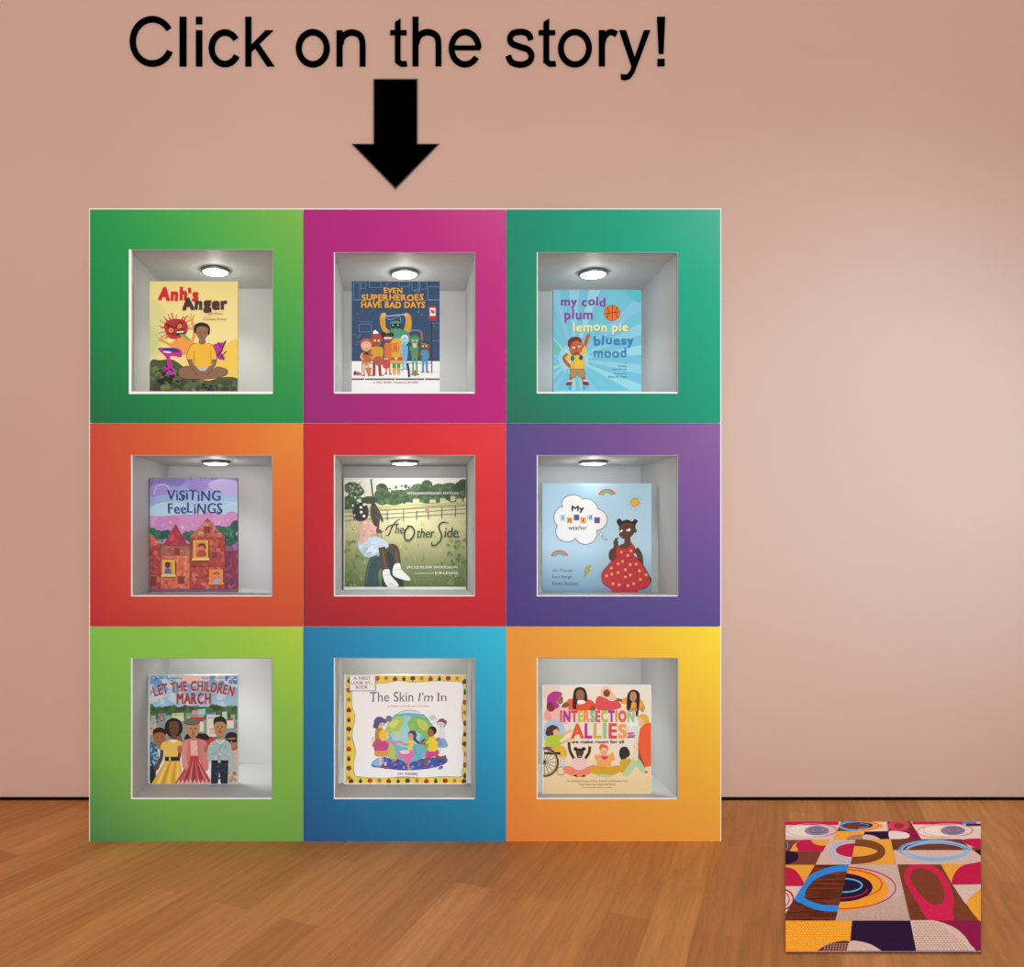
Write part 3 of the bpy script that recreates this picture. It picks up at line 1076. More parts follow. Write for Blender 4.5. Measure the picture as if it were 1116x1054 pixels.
patch('a8404a', 228, 615, 290, 880, 40)
roof('d8725a', [(228, 560), (290, 615), (228, 650)], 10, ['e08a66', 'cc5c4c'])
patch('8c2f4c', 656, 660, 740, 880, 50, ['7a2a56', 'a04468', '8c3048', 'b05060', '6a2a50'])
roof('9c5a94', [(656, 665), (740, 600), (740, 665)], 8, ['b06ca4', '8a4a86'])
patch('d86a50', 290, 632, 460, 880, 110, ['e07c5e', 'cf5a48', 'e89070', 'c44e42', 'da7258'])
a.clip = [(290, 632), (460, 632), (460, 690), (290, 690)]
a.R('a8684e', 290, 632, 460, 690); a.speck(['b8785a', '986048', 'c28a62', 'a04a3a'], 290, 632, 460, 690, 40, 6, 14, 4); a.clip = None
roof('a83048', [(376, 505), (450, 632), (305, 632)], 44, ['c03a58', 'd05068', '8e2840', 'b83c50'])
patch('a83a32', 460, 580, 660, 750, 100, RED)
patch('b03e36', 460, 752, 660, 880, 80, RED)
roof('c46a54', [(560, 474), (660, 582), (460, 582)], 60, ['d88a68', 'e0b088', 'b04a40', 'c88c8c', 'a8403c'])
for p, q in (((290, 615), (290, 880)), ((460, 580), (460, 880)), ((660, 582), (660, 880)), ((460, 752), (740, 752)), ((656, 662), (740, 662)), ((705, 662), (705, 750)), ((290, 632), (460, 632))):
    a.L('7c2a30', 2.5, p, q)
for x0, y0, x1, y1 in ((370, 645, 402, 686), (540, 522, 578, 560), (582, 668, 620, 704), (390, 808, 428, 850), (232, 806, 268, 864)):
    a.R('c06a50', x0 - 3, y0 - 3, x1 + 3, y1 + 3); a.R('8c2c2c', x0, y0, x1, y1)
for x0, y0, x1, y1, c in ((478, 600, 565, 712, 'd9b24c'), (302, 712, 374, 806, 'e0bc4c'), (570, 768, 650, 852, 'e8904a')):
    a.R('5a2a22', x0 + 4, y0 + 5, x1 + 6, y1 + 8)
    a.R(c, x0, y0, x1, y1); a.R('e8784a' if c != 'e0bc4c' else 'c8a040', x0 + 13, y0 + 14, x1 - 13, y1 - 12)
    a.R('e8d678' if c != 'e8904a' else 'e8904a', x0 - 6, y1 - 8, x1 + 6, y1 + 4)
a.E('dc7a54', 526, 642, 18, 16); a.S('4a2018', (505, 640), (515, 622), (540, 620), (552, 640), (545, 650), (535, 632), (515, 636)); a.S('b0483c', (500, 690), (512, 660), (545, 660), (552, 690))
a.E('5a3020', 332, 745, 14, 16); a.S('2a1814', (316, 745), (322, 728), (342, 728), (348, 745), (340, 738), (325, 738)); a.S('6a5ab0', (314, 790), (322, 764), (344, 764), (352, 790))
a.E('dc8a5c', 610, 800, 14, 14); a.S('9ab0c4', (592, 850), (600, 828), (630, 820), (635, 835), (610, 850)); a.S('8a4a2a', (596, 798), (604, 784), (622, 786), (626, 800), (612, 792))
for tx, x0, x1, y0, y1, sd in (('ViSiTiNG', 328, 640, 314, 372, 3), ('FeeLiNGS', 330, 648, 388, 446, 5)):
    a.W('34348c', tx, x0, y0, x1, y1, bold=.03, jit=4, rot=6, seed=sd)
a.ring('34348c', 5, 421, 352, 10, 10, 180, 460, 14); a.ring('34348c', 5, 622, 438, 14, 12, 180, 460, 14)
a.speck(['2c3a4c'], 232, 243, 730, 250, 12, 2, 5)
book('purple-skied picture book of red patchwork houses, in the orange cube', rect, .936, a, '8a5a7a')

# ---- 5: meadow, girl on a tyre swing
rect = (374.6, 521, 508, 642.8)
a = start(rect, (340, 475))
a.R('f4f4f0', 180, 238, 890, 890)
F5 = [(187, 246), (884, 246), (884, 868), (187, 868)]
a.clip = F5
a.G('eef0e6', 'dfe0cc', 180, 240, 890, 400)
a.G('d8d6ac', 'cfc998', 180, 400, 890, 540)
a.G('cbc594', '8c9360', 180, 540, 890, 720)
a.G('8c9360', '566a38', 180, 720, 890, 880)
TR = ['47633c', '3a5634', '56704a', '2f4a2c', '5f7c4e']
for x, y, rx_, ry_ in ((230, 300, 50, 34), (260, 320, 40, 30), (400, 300, 32, 26), (405, 350, 50, 50), (500, 350, 60, 40), (560, 345, 50, 40), (610, 320, 50, 45), (660, 290, 34, 36), (660, 340, 60, 50), (730, 320, 50, 45), (790, 310, 60, 40), (860, 310, 50, 50), (870, 270, 30, 20), (700, 360, 60, 30), (820, 350, 60, 32), (470, 370, 60, 30), (330, 370, 50, 22), (210, 390, 50, 44)):
    a.E(a.rnd.choice(TR[:4]), x, y, rx_, ry_)
a.speck(TR, 195, 280, 300, 420, 60, 5, 13); a.speck(TR, 370, 290, 880, 385, 150, 5, 15); a.speck(['8fa57c', 'a8b894'], 195, 265, 290, 330, 20, 4, 8)
a.P('b9ba7e', (187, 425), (400, 405), (560, 395), (884, 378), (884, 410), (500, 425), (187, 440))
for x, y, w_, h_ in ((580, 365, 36, 24), (676, 370, 36, 16), (735, 362, 34, 18), (795, 350, 28, 26), (828, 364, 34, 16)):
    a.R('c8c49c' if w_ != 36 else 'dcd6a4', x, y, x + w_, y + h_); a.P('8c8c64', (x - 3, y), (x + w_ / 2, y - 10), (x + w_ + 3, y))
# grass strokes
for q in range(260):
    x, y = a.rnd.uniform(190, 880), a.rnd.uniform(500, 865)
    h_ = a.rnd.uniform(10, 40)
    dx = a.rnd.uniform(-14, 14)
    t_ = (y - 500) / 365
    c = a.rnd.choice(['d2cc9c', 'bdbb84', 'a3a468', '8f9658']) if a.rnd.random() > t_ else a.rnd.choice(['6c7c40', '4f6434', '7d8a4c', '9ea262', '3f5430'])
    a.add([(x, y), (x + 4, y), (x + dx, y - h_)], c, 0.3)
a.speck(['7d8a54', '6c7f48', '8c9a60', '5a7040'], 780, 600, 880, 860, 60, 6, 16); a.speck(['6e7c46', '80905a'], 190, 600, 300, 860, 40, 6, 14)
# fence
for dy, s_ in ((0, 0), (20, 4), (40, 8)):
    a.L('6f6a50' if dy else '8a8468', 4, (187, 440 + dy * 1.2), (440, 425 + dy * 1.2), (884, 400 + dy * 1.2 - 3))
for x, y0, y1 in ((433, 430, 486), (525, 426, 490), (601, 428, 484), (668, 420, 480), (745, 412, 474), (824, 404, 466)):
    a.R('5c5842', x - 2.5, y0, x + 3, y1)
a.E('c9a090', 660, 405, 8, 8); a.S('b48a88', (650, 420), (670, 418), (672, 440), (652, 440))
# rope, tyre, girl
a.L('3a2d22', 7, (340, 250), (352, 370))
a.S('41362c', (348, 370), (362, 385), (404, 465), (406, 500), (390, 480), (380, 560), (350, 500), (336, 450), (340, 400))
a.L('6a5c48', 3, (345, 400), (390, 450)); a.L('6a5c48', 3, (342, 440), (385, 480)); a.L('241d18', 4, (350, 380), (372, 540))
a.L('8a7558', 5, (370, 555), (410, 635)); a.L('8a7558', 5, (395, 560), (415, 630))
a.S('27484a', (310, 890), (308, 800), (330, 710), (370, 670), (440, 640), (480, 680), (510, 760), (522, 890), (410, 890), (404, 800), (395, 760), (380, 800), (384, 890))
for k in range(14):
    a.L('18302f', 3.5, (318 + k * 2, 870 - k * 14), (352 + k * 2, 866 - k * 14))
a.L('3f6a6c', 4, (312, 850), (330, 740), (370, 690), sm=True)
a.P('122424', (405, 700), (440, 660), (480, 700), (520, 800), (522, 890), (405, 890))
a.S('b9cbdc', (262, 610), (300, 590), (370, 580), (430, 610), (438, 640), (390, 660), (360, 690), (310, 696), (275, 660))
a.speck(['d4e0ea', '9fb6cc', 'c6d4e2'], 275, 600, 380, 680, 26, 7, 15)
a.S('d8a9a0', (268, 520), (280, 488), (320, 488), (350, 510), (376, 530), (372, 560), (340, 572), (300, 615), (270, 610), (275, 570))
a.speck(['e6beb4', 'c8958e'], 280, 500, 350, 590, 14, 6, 12)
a.S('5a3c2c', (372, 530), (400, 545), (408, 552), (390, 560), (370, 556))
a.S('20201c', (240, 430), (262, 392), (296, 384), (320, 410), (324, 460), (300, 488), (262, 488), (240, 460))
for x, y in ((238, 402), (282, 412), (302, 396), (242, 458), (300, 462), (284, 440)):
    a.S('e8eae2', (x - 9, y - 4), (x, y - 8), (x + 8, y - 2), (x + 2, y + 8), (x - 6, y + 6))
a.L('16120e', 6, (246, 390), (236, 430), (244, 480), sm=True)
a.L('4a3424', 40, (400, 640), (412, 700), (426, 772), sm=True); a.L('4a3424', 38, (440, 640), (478, 650), (492, 735), sm=True)
a.L('7a5c44', 6, (406, 660), (424, 760)); a.L('7a5c44', 5, (480, 660), (494, 730))
a.S('eeeeea', (408, 775), (444, 768), (452, 800), (494, 850), (492, 866), (440, 868), (414, 830))
a.S('eeeeea', (472, 742), (504, 734), (514, 768), (560, 815), (560, 832), (520, 826), (466, 800))
a.L('b8bab4', 3, (418, 800), (452, 800)); a.L('b8bab4', 3, (474, 770), (512, 766)); a.L('b8bab4', 3, (430, 840), (470, 862))
# title
Q = '1d3a2e'
a.L(Q, 7, (426, 545), (432, 528), (455, 515), (500, 508), sm=True); a.L(Q, 8, (484, 492), (462, 520), (446, 560), (436, 575), sm=True); a.L(Q, 4, (436, 575), (422, 570))
a.L(Q, 5, (484, 490), (505, 480))
a.T(Q, 'he', 476, 512, 527, 564, .03, .15)
a.L(Q, 9, (556, 522), (536, 545), (532, 585), (552, 604), (580, 580), (588, 545), (570, 522), (545, 520), sm=True)
a.T(Q, 'ther', 596, 530, 700, 588, .025, .15)
a.L(Q, 9, (768, 498), (745, 500), (728, 520), (736, 550), (745, 580), (728, 615), (700, 632), (684, 622), sm=True); a.L(Q, 5, (684, 622), (690, 610))
a.L(Q, 5, (768, 498), (784, 505))
a.T(Q, 'ide', 758, 524, 838, 588, .03, .12); a.L(Q, 5, (835, 586), (850, 578))
a.T('f0f0ea', '10TH ANNIVERSARY EDITION', 547, 324, 840, 338, .02)
a.T('e8eadc', 'JACQUELINE WOODSON', 543, 748, 836, 766, .03); a.T('e8eadc', 'ILLUSTRATIONS BY', 592, 786, 700, 794, .01); a.T('e8eadc', 'E.B.LEWIS', 708, 780, 838, 796, .03)
a.clip = None
book('wide picture book with a girl on a tyre swing, in the red cube', rect, .885, a, 'eeeeea')

# ---- 6: pale blue cover, girl in red dress
rect = (591, 527, 710, 645.7)
a = start(rect, (560, 475))
a.G('b4dcf2', 'c0e2f6', 160, 270, 795, 650)
a.G('c0e2f6', '7d9cb0', 160, 650, 795, 905)


def rainbow(x, y):
    for c, r_ in (('dc6a5c', 45), ('c2a86a', 35), ('5cb8b4', 26)):
        a.ring(c, 11, x, y, r_, r_ * .8, 12, 172, 14)


rainbow(536, 346); rainbow(262, 698)
a.E('8a7a3c', 695, 382, 27, 25); a.E('f6b43c', 695, 382, 24, 22)
for k in range(10):
    t_ = 2 * pi * k / 10 + .2
    a.L('8a8a80', 2.5, (695 + 34 * cos(t_), 382 + 34 * sin(t_)), (695 + 46 * cos(t_), 382 + 44 * sin(t_)))
cl = [(340, 388, 66, 50), (412, 428, 72, 68), (470, 482, 68, 64), (412, 560, 68, 66), (305, 550, 66, 62), (290, 470, 62, 66), (360, 480, 100, 90)]
for x, y, rx_, ry_ in cl:
    a.E('2c2c30', x, y, rx_, ry_, n=30)
for x, y, rx_, ry_ in cl:
    a.E('fdfdfd', x, y, rx_ - 3.5, ry_ - 3.5, n=30)
for x, y, r_ in ((501, 566, 11), (514, 587, 8), (531, 597, 6)):
    a.E('2c2c30', x, y, r_); a.E('fdfdfd', x, y, r_ - 2.5)
a.T('111111', 'My', 331, 402, 404, 444, .055)
for ch, x, y, c in (('i', 281, 472, 'bfe2f4'), ('n', 320, 486, 'f2b33e'), ('s', 360, 470, '7460a4'), ('i', 398, 486, 'f2b33e'), ('d', 438, 470, 'bfe2f4'), ('e', 478, 486, '7460a4')):
    a.R(c, x - 16, y - 17, x + 16, y + 17)
    w_ = 3 if ch == 'i' else 8
    a.T('2c2450', ch, x - w_, y - (14 if ch in 'id' else 9), x + w_, y + 9, .02)
a.T('1c1c1c', 'weather', 313, 516, 420, 541, .015)
for s_, x1, y0, y1 in (('Jen Thorpe', 336, 765, 786), ('Lara Berge', 332, 801, 824), ('Emma Beckett', 370, 838, 859)):
    a.T('4a5660', s_, 222, y0, x1, y1, .0)
a.P('c9a23c', (424, 745), (442, 745), (430, 772), (440, 772), (402, 818), (412, 785), (404, 785)); a.L('8a6a1c', 2, (424, 745), (404, 785), (412, 785), (402, 818), (440, 772), (430, 772), (442, 745))
SK = '5d3a24'
a.L('2a1812', 16, (738, 770), (790, 832)); a.L('2a1812', 5, (770, 818), (792, 846))
a.L(SK, 30, (700, 650), (722, 690), (728, 760), sm=True); a.L(OUT, 3, (712, 640), (738, 690), (742, 765), sm=True)
a.S(SK, (596, 640), (640, 618), (690, 632), (690, 680), (600, 680))
a.S(SK, (545, 690), (552, 660), (575, 640), (575, 605), (596, 600), (600, 640), (592, 690), (572, 722), (550, 712))
a.L(OUT, 3, (545, 690), (552, 660), (574, 640), (572, 604), sm=True); a.L(SK, 9, (582, 606), (584, 594), (600, 588)); a.L(OUT, 2.5, (578, 596), (602, 586))
a.P(SK, (636, 590), (668, 580), (674, 632), (632, 632))
a.S('1a1214', (600, 515), (590, 490), (608, 476), (622, 490), (650, 482), (680, 492), (694, 478), (712, 492), (698, 512), (700, 540), (690, 560), (620, 540))
a.S(SK, (604, 530), (620, 508), (660, 500), (688, 512), (694, 545), (680, 575), (650, 592), (622, 590), (604, 572), (608, 556))
a.E(SK, 699, 547, 8, 10); a.L('ffffff', 0.1, (0, 0), (1, 1))
a.E('ffffff', 616, 545, 8, 9); a.E('ffffff', 657, 540, 13, 9); a.E('120c0c', 612, 541, 4, 5); a.E('120c0c', 651, 536, 5, 5)
a.L('120c0c', 3, (645, 530), (672, 532)); a.L('120c0c', 3, (606, 534), (618, 536)); a.L('120c0c', 3, (638, 522), (664, 518)); a.L('b46a5a', 5, (612, 578), (626, 580))
a.L('1a1214', 4, (600, 512), (650, 492), (700, 512), sm=True)
a.S('c93038', (590, 650), (600, 640), (640, 650), (680, 625), (690, 640), (686, 700), (640, 712), (592, 690))
a.L('c93038', 6, (600, 650), (598, 628)); a.L('c93038', 6, (682, 640), (676, 612))
a.S('c8303a', (592, 692), (640, 706), (690, 690), (740, 740), (784, 830), (760, 875), (712, 884), (710, 905), (570, 905), (560, 880), (515, 850), (506, 790), (545, 740))
a.L(OUT, 3, (592, 692), (545, 740), (506, 790), (515, 850), (560, 880), sm=True); a.L(OUT, 3, (690, 690), (740, 740), (784, 830), (760, 875), (712, 884), sm=True)
a.L('7a1822', 2.5, (590, 720), (565, 800), (580, 860), sm=True); a.L('7a1822', 3, (636, 715), (640, 800), (632, 895), sm=True); a.L('7a1822', 2.5, (690, 715), (712, 800), sm=True); a.L('7a1822', 3, (592, 692), (640, 706), (690, 692), sm=True)
for x, y in ((560, 760), (532, 806), (598, 736), (625, 722), (562, 796), (598, 786), (640, 770), (668, 740), (702, 738), (720, 776), (726, 826), (668, 800), (640, 812), (688, 850), (655, 862), (604, 856), (569, 850), (618, 668), (654, 688), (672, 662), (758, 800)):
    a.E('f4a464', x, y, 8.5, 8.5, n=12)
book('pale blue picture book with a girl in a spotted red dress, in the purple cube', rect, .93, a, 'b9d8ea')

# ---- 7: children marching
rect = (163, 736, 259, 854.7)
a = start(rect, (120, 695))
a.R('eef0ee', 220, 210, 740, 860)
a.clip = [(229, 218), (731, 218), (731, 838), (229, 838)]
a.G('6fa6d6', 'a8cde4', 220, 215, 740, 400)
a.speck(['c4d8e8', 'd8dce4', '9cc0e0', 'c8dcec', 'e0d0d0', 'b4d0e6'], 235, 220, 725, 400, 60, 14, 30)
a.S('f2c8bc', (420, 220), (520, 220), (500, 260), (430, 260)); a.speck(['4e8cca', '6a9cd2'], 235, 220, 300, 300, 10, 10, 20); a.speck(['4e8cca', '6a9cd2'], 640, 220, 730, 290, 10, 8, 18)
for k in range(24):
    a.E(a.rnd.choice(['3a5c34', '2f4c2e', '4a6c3c', '557a44']), 235 + k * 22, 412 + a.rnd.uniform(-8, 10), 20, 22)
a.R('4a6a42', 228, 420, 734, 480); a.speck(['3a5c34', '5a7c4a', '2f4c2e'], 230, 400, 730, 455, 60, 5, 12)
a.R('8aa09a', 228, 470, 734, 640); a.speck(['c8b8a0', '6a8a88', 'a89a88', '42544c', 'd0c8b8', '9a5a48'], 230, 470, 730, 640, 120, 6, 14)
for x0, y0, x1, y1, c in ((228, 478, 266, 560, 'dcb8a4'), (235, 446, 262, 500, '9ab8a4'), (278, 434, 320, 490, '8aa0ac'), (320, 445, 356, 500, '88b8a4'), (358, 432, 424, 478, 'd8dcb4'), (432, 430, 470, 480, '7aa47c'), (448, 450, 538, 540, 'e0e0d8'), (470, 416, 504, 446, 'd49a94'), (505, 408, 548, 446, 'a4d0d4'), (555, 430, 606, 470, '98c0dc'), (556, 444, 630, 568, 'e4dcd0'), (644, 424, 672, 470, 'c8dccc'), (672, 460, 710, 520, 'e4dcdc'), (695, 440, 718, 470, '8cc4a4')):
    a.P(c, (x0, y0 + 3), (x1, y0), (x1, y1), (x0, y1))
a.R('c03a34', 455, 455, 538, 482); a.T('b8342c', 'CIVIL', 470, 458, 524, 470, .03); a.R('2f7fc4', 558, 432, 600, 440); a.R('c83a34', 672, 462, 706, 476)
a.T('a84a3c', 'WHITE', 562, 455, 624, 468, .02); a.ring('b84a44', 6, 298, 462, 14, 16); a.T('5a6a52', 'FREEDOM', 366, 440, 418, 450, .01)
a.T('b0564a', 'WE', 568, 520, 600, 534, .02); a.T('b0564a', 'CAN', 570, 540, 606, 554, .02); a.T('2a2a2a', 'NT', 232, 515, 256, 530, .02)
a.S('c03a34', (540, 580), (600, 575), (600, 640), (545, 620))
# outer figures
a.S('41708c', (228, 620), (262, 612), (276, 660), (285, 740), (255, 770), (228, 750)); a.speck(['7ab0cc', '28485c', '9cc8dc'], 232, 625, 275, 750, 34, 4, 9)
a.S('1f2a30', (228, 740), (262, 760), (255, 840), (228, 840)); a.S('a86c48', (250, 580), (252, 545), (285, 532), (318, 545), (318, 590), (298, 626), (270, 622))
a.S('1c1614', (248, 562), (250, 530), (284, 516), (318, 530), (320, 560), (300, 545), (262, 548))
a.E('1c1410', 272, 574, 5, 3); a.E('1c1410', 302, 574, 5, 3); a.L('7a3c30', 4, (276, 604), (296, 604))
a.S('d8b0a0', (680, 640), (700, 628), (734, 640), (734, 760), (690, 740)); a.S('8a6040', (690, 600), (730, 600), (728, 640), (700, 645))
a.S('b07850', (668, 585), (700, 570), (728, 585), (724, 625), (700, 636), (676, 620)); a.S('1c1614', (660, 580), (670, 552), (700, 542), (730, 556), (732, 590), (715, 575), (680, 578))
a.S('17130f', (664, 585), (698, 586), (728, 584), (724, 602), (704, 600), (696, 594), (688, 604), (668, 600))
a.R('c8b49c', 680, 740, 734, 840); a.speck(['dcc8a8', 'a8947c'], 682, 745, 730, 835, 20, 4, 9); a.T('2a2a2a', 'JOHN', 680, 806, 724, 830, .0)
# girl in yellow
a.S('8c5c40', (380, 560), (410, 560), (414, 620), (395, 640)); a.E('17120f', 366, 517, 52, 56, n=26)
a.S('6a4432', (340, 520), (342, 490), (368, 480), (394, 490), (396, 530), (382, 562), (368, 572), (352, 560)); a.P('6a4432', (354, 560), (382, 560), (382, 596), (354, 596))
a.S('edc45c', (292, 640), (300, 605), (350, 588), (390, 590), (420, 606), (425, 645), (405, 655), (398, 690), (318, 690), (316, 650))
a.P('f2e6cc', (338, 592), (364, 606), (390, 592), (380, 585), (350, 585))
a.L('6a4432', 20, (298, 645), (292, 700), (256, 760), sm=True); a.L('6a4432', 18, (396, 690), (404, 645))
a.R('2a2220', 315, 684, 402, 710); a.R('e8e0c8', 340, 686, 348, 706)
a.P('eab43c', (318, 708), (402, 708), (412, 760), (375, 838), (240, 838))
for k, c in enumerate(['f6d878', 'd0962c', 'f4cc5c', 'd89e30', 'f6d878']):
    a.P(c, (328 + k * 15, 712), (334 + k * 15, 712), (285 + k * 28, 838), (268 + k * 28, 838))
# girl in pink
a.S('17130f', (436, 560), (470, 545), (520, 550), (556, 555), (566, 585), (440, 590))
a.S('c08a62', (440, 520), (442, 498), (476, 490), (512, 498), (514, 530), (500, 562), (478, 574), (454, 562)); a.P('b07c58', (466, 562), (494, 562), (494, 596), (466, 596))
a.S('d07a74', (412, 640), (420, 600), (460, 578), (510, 580), (552, 600), (560, 650), (566, 750), (540, 760), (510, 700), (460, 700), (440, 760), (418, 740))
a.P('eab4a4', (462, 590), (500, 590), (506, 680), (464, 680)); a.speck(['ffe4d8'], 468, 610, 500, 660, 6, 2, 4)
a.P('c83c44', (462, 678), (508, 678), (512, 712), (456, 712))
a.P('b8444c', (456, 708), (512, 708), (588, 838), (372, 838))
for k, c in enumerate(['cc6464', '983440', 'd47a74', '8c3040', 'c86060', '983440', 'd47a74']):
    a.P(c, (460 + k * 7, 714), (465 + k * 7, 714), (412 + k * 26, 838), (396 + k * 26, 838))
for k in range(9):
    a.P('eab0a0', (384 + k * 23, 838), (395 + k * 23, 812), (406 + k * 23, 838))
a.S('e0908a', (412, 640), (420, 610), (448, 590), (440, 690), (450, 740), (425, 750)); a.S('d88480', (520, 590), (552, 602), (562, 660), (566, 745), (545, 756), (530, 690))
a.S('6c6a64', (424, 485), (440, 468), (480, 462), (512, 474), (516, 492), (480, 500), (436, 498)); a.L('3a3834', 4, (428, 494), (478, 500), (514, 492), sm=True)
a.E('a87450', 402, 640, 15, 22); a.E('a87450', 552, 640, 15, 22)
# boy in blue shirt
a.S('b98858', (598, 520), (600, 490), (632, 480), (662, 490), (666, 525), (652, 562), (632, 576), (610, 560)); a.P('a87850', (618, 562), (648, 562), (648, 596), (618, 596))
a.S('17130f', (596, 505), (598, 466), (630, 452), (662, 464), (668, 505), (656, 488), (630, 482), (606, 488))
a.S('a9bcc0', (560, 660), (572, 610), (616, 584), (652, 584), (690, 606), (702, 660), (724, 760), (708, 776), (682, 720), (680, 712), (584, 712), (566, 710))
a.L('6f8a94', 2.5, (632, 600), (632, 708)); a.speck(['c0d0d2', '93a8b0'], 580, 610, 680, 700, 26, 5, 10)
a.P('d4dcdc', (612, 584), (632, 602), (654, 584), (662, 592), (632, 612), (606, 592)); a.E('a87850', 716, 780, 10, 13)
a.P('1c2438', (582, 708), (680, 708), (676, 838), (636, 838), (628, 760), (620, 838), (580, 838)); a.R('15110f', 584, 704, 680, 716); a.R('b8b8b0', 620, 705, 636, 718); a.speck(['2c3c58', '38486a'], 590, 725, 668, 830, 16, 4, 8)
for x, y in ((366, 520), (478, 522), (632, 512)):
    a.E('17100e', x - 13, y, 5, 3.5); a.E('17100e', x + 13, y, 5, 3.5); a.L('5a3424', 2.5, (x, y + 4), (x - 3, y + 16), (x + 3, y + 16)); a.E('7c2c28', x, y + 28, 7, 5)
a.T('2c3440', 'Monica Clark-Robinson', 262, 228, 416, 238, .02); a.T('2c3440', 'Illustrated by Frank Morrison', 530, 228, 716, 238, .02)
a.W('e8e4e0', 'LET THE CHILDREN', 249, 287, 719, 340, bold=.07, curve=32); a.W('a8373a', 'LET THE CHILDREN', 248, 285, 718, 338, bold=.06, curve=33)
a.W('a8373a', 'MARCH', 380, 320, 584, 379, bold=.06)
a.clip = None
book('picture book of five children marching before placards, in the lime cube', rect, .943, a, 'eef0ee')

# ---- 8: globe and dancing children
rect = (375, 736, 508, 854.9)
a = start(rect, (340, 695))
a.R('fbf8e8', 180, 210, 890, 845)
a.clip = [(193, 219), (886, 219), (886, 836), (193, 836)]
a.R('f6dc5e', 193, 219, 886, 836)
cs = [('c8402c', 1), ('3f8a3c', 1), ('5a3a2c', 1), ('d8702c', 1), ('a8341c', 1), ('2f6a34', 1)]
pos = [(x, 234) for x in range(375, 880, 51)] + [(x, 822) for x in range(225, 880, 54)] + [(212, y) for y in range(245, 810, 56)] + [(878, y) for y in range(250, 800, 60)]
for n_, (x, y) in enumerate(pos):
    c = ['c8402c', '3f8a3c', '6a3a2c', 'd8702c', 'a8341c', '2f6a34'][(n_ * 5) % 6]
    kx = n_ % 4
    if kx == 0:
        a.E(c, x, y, 15, 13); a.R('4a3020', x - 2, y + 8, x + 2, y + 20)
    elif kx == 1:
        for q in range(8):
            a.L(c, 3.5, (x, y), (x + 14 * cos(q * pi / 4), y + 14 * sin(q * pi / 4)))
        a.E('e8502c', x, y, 7, 7)
    elif kx == 2:
        a.P(c, (x - 14, y), (x, y - 15), (x + 14, y), (x + 12, y + 16), (x - 12, y + 16)); a.R('3a2018', x - 3, y + 4, x + 3, y + 14)
    else:
        a.E(c, x, y - 8, 6, 6); a.S('3a2a24', (x - 10, y), (x, y - 3), (x + 10, y), (x + 5, y + 16), (x - 5, y + 16))
IN = [(232, 300), (228, 262), (300, 268), (420, 262), (500, 248), (580, 258), (700, 250), (800, 252), (862, 262), (870, 330), (858, 430), (872, 520), (860, 600), (872, 680), (862, 770), (850, 798), (760, 796), (640, 804), (520, 798), (400, 806), (300, 800), (250, 790), (240, 730), (252, 650), (232, 560), (248, 460), (230, 380)]
a.S('8a6a3c', *[(x + (2 if x > 550 else -2), y + (2 if y > 500 else -2)) for x, y in IN])
a.S('fefefe', *IN)
a.R('8a94b0', 214, 221, 368, 308); a.R('fdfdfd', 219, 219, 362, 303)
a.T('a8343c', 'A FIRST', 238, 224, 338, 243, .03); a.T('a8343c', 'LOOK AT...', 226, 250, 352, 269, .03); a.T('a8343c', 'BOOK', 252, 275, 322, 294, .03)
a.T('4a5074', 'The Skin', 332, 312, 582, 368, .012); a.T('4a5074', "I'm", 610, 314, 692, 366, .012, .15); a.T('4a5074', 'In', 722, 318, 772, 364, .012)
for x, y in ((350, 367), (726, 363), (726, 319)):
    a.R('4a5074', x - 8, y - 2, x + 8, y + 1)
a.T('c05a5a', 'A FIRST LOOK AT RACISM', 434, 390, 672, 399, .02)
# ground cloud, globe
a.S('4d58ac', (342, 725), (370, 695), (430, 690), (560, 700), (680, 690), (760, 685), (778, 710), (740, 735), (650, 755), (520, 762), (400, 748), (350, 742))
a.speck(['6a74c4', '3c4690', '8a9cd8', '6a5ab8'], 360, 700, 760, 750, 50, 5, 12); a.S('8cc4e8', (342, 725), (370, 695), (420, 700), (390, 740))
a.E('6a9aa4', 560, 565, 142, 150, n=40); a.E('74c0dc', 560, 565, 139, 147, n=40); a.E('a8dcec', 540, 540, 90, 90, n=30)
a.S('e4f4f8', (480, 440), (560, 418), (650, 440), (600, 436), (540, 432))
a.S('b8d45c', (432, 500), (480, 455), (530, 460), (520, 500), (490, 545), (470, 530), (450, 550), (430, 540)); a.S('dce87c', (440, 500), (480, 470), (500, 480), (470, 520))
a.S('8cc46c', (580, 455), (640, 460), (690, 510), (700, 560), (660, 640), (630, 620), (640, 570), (600, 540), (560, 520), (550, 490)); a.S('c4dc6c', (600, 470), (650, 480), (670, 520), (630, 530)); a.S('6cb468', (640, 580), (670, 590), (650, 630))
a.S('b8d868', (430, 610), (470, 620), (482, 670), (460, 700), (430, 670)); a.S('9ccc68', (560, 500), (590, 495), (585, 530), (560, 535)); a.S('cfe48c', (480, 540), (515, 548), (505, 575), (485, 570))


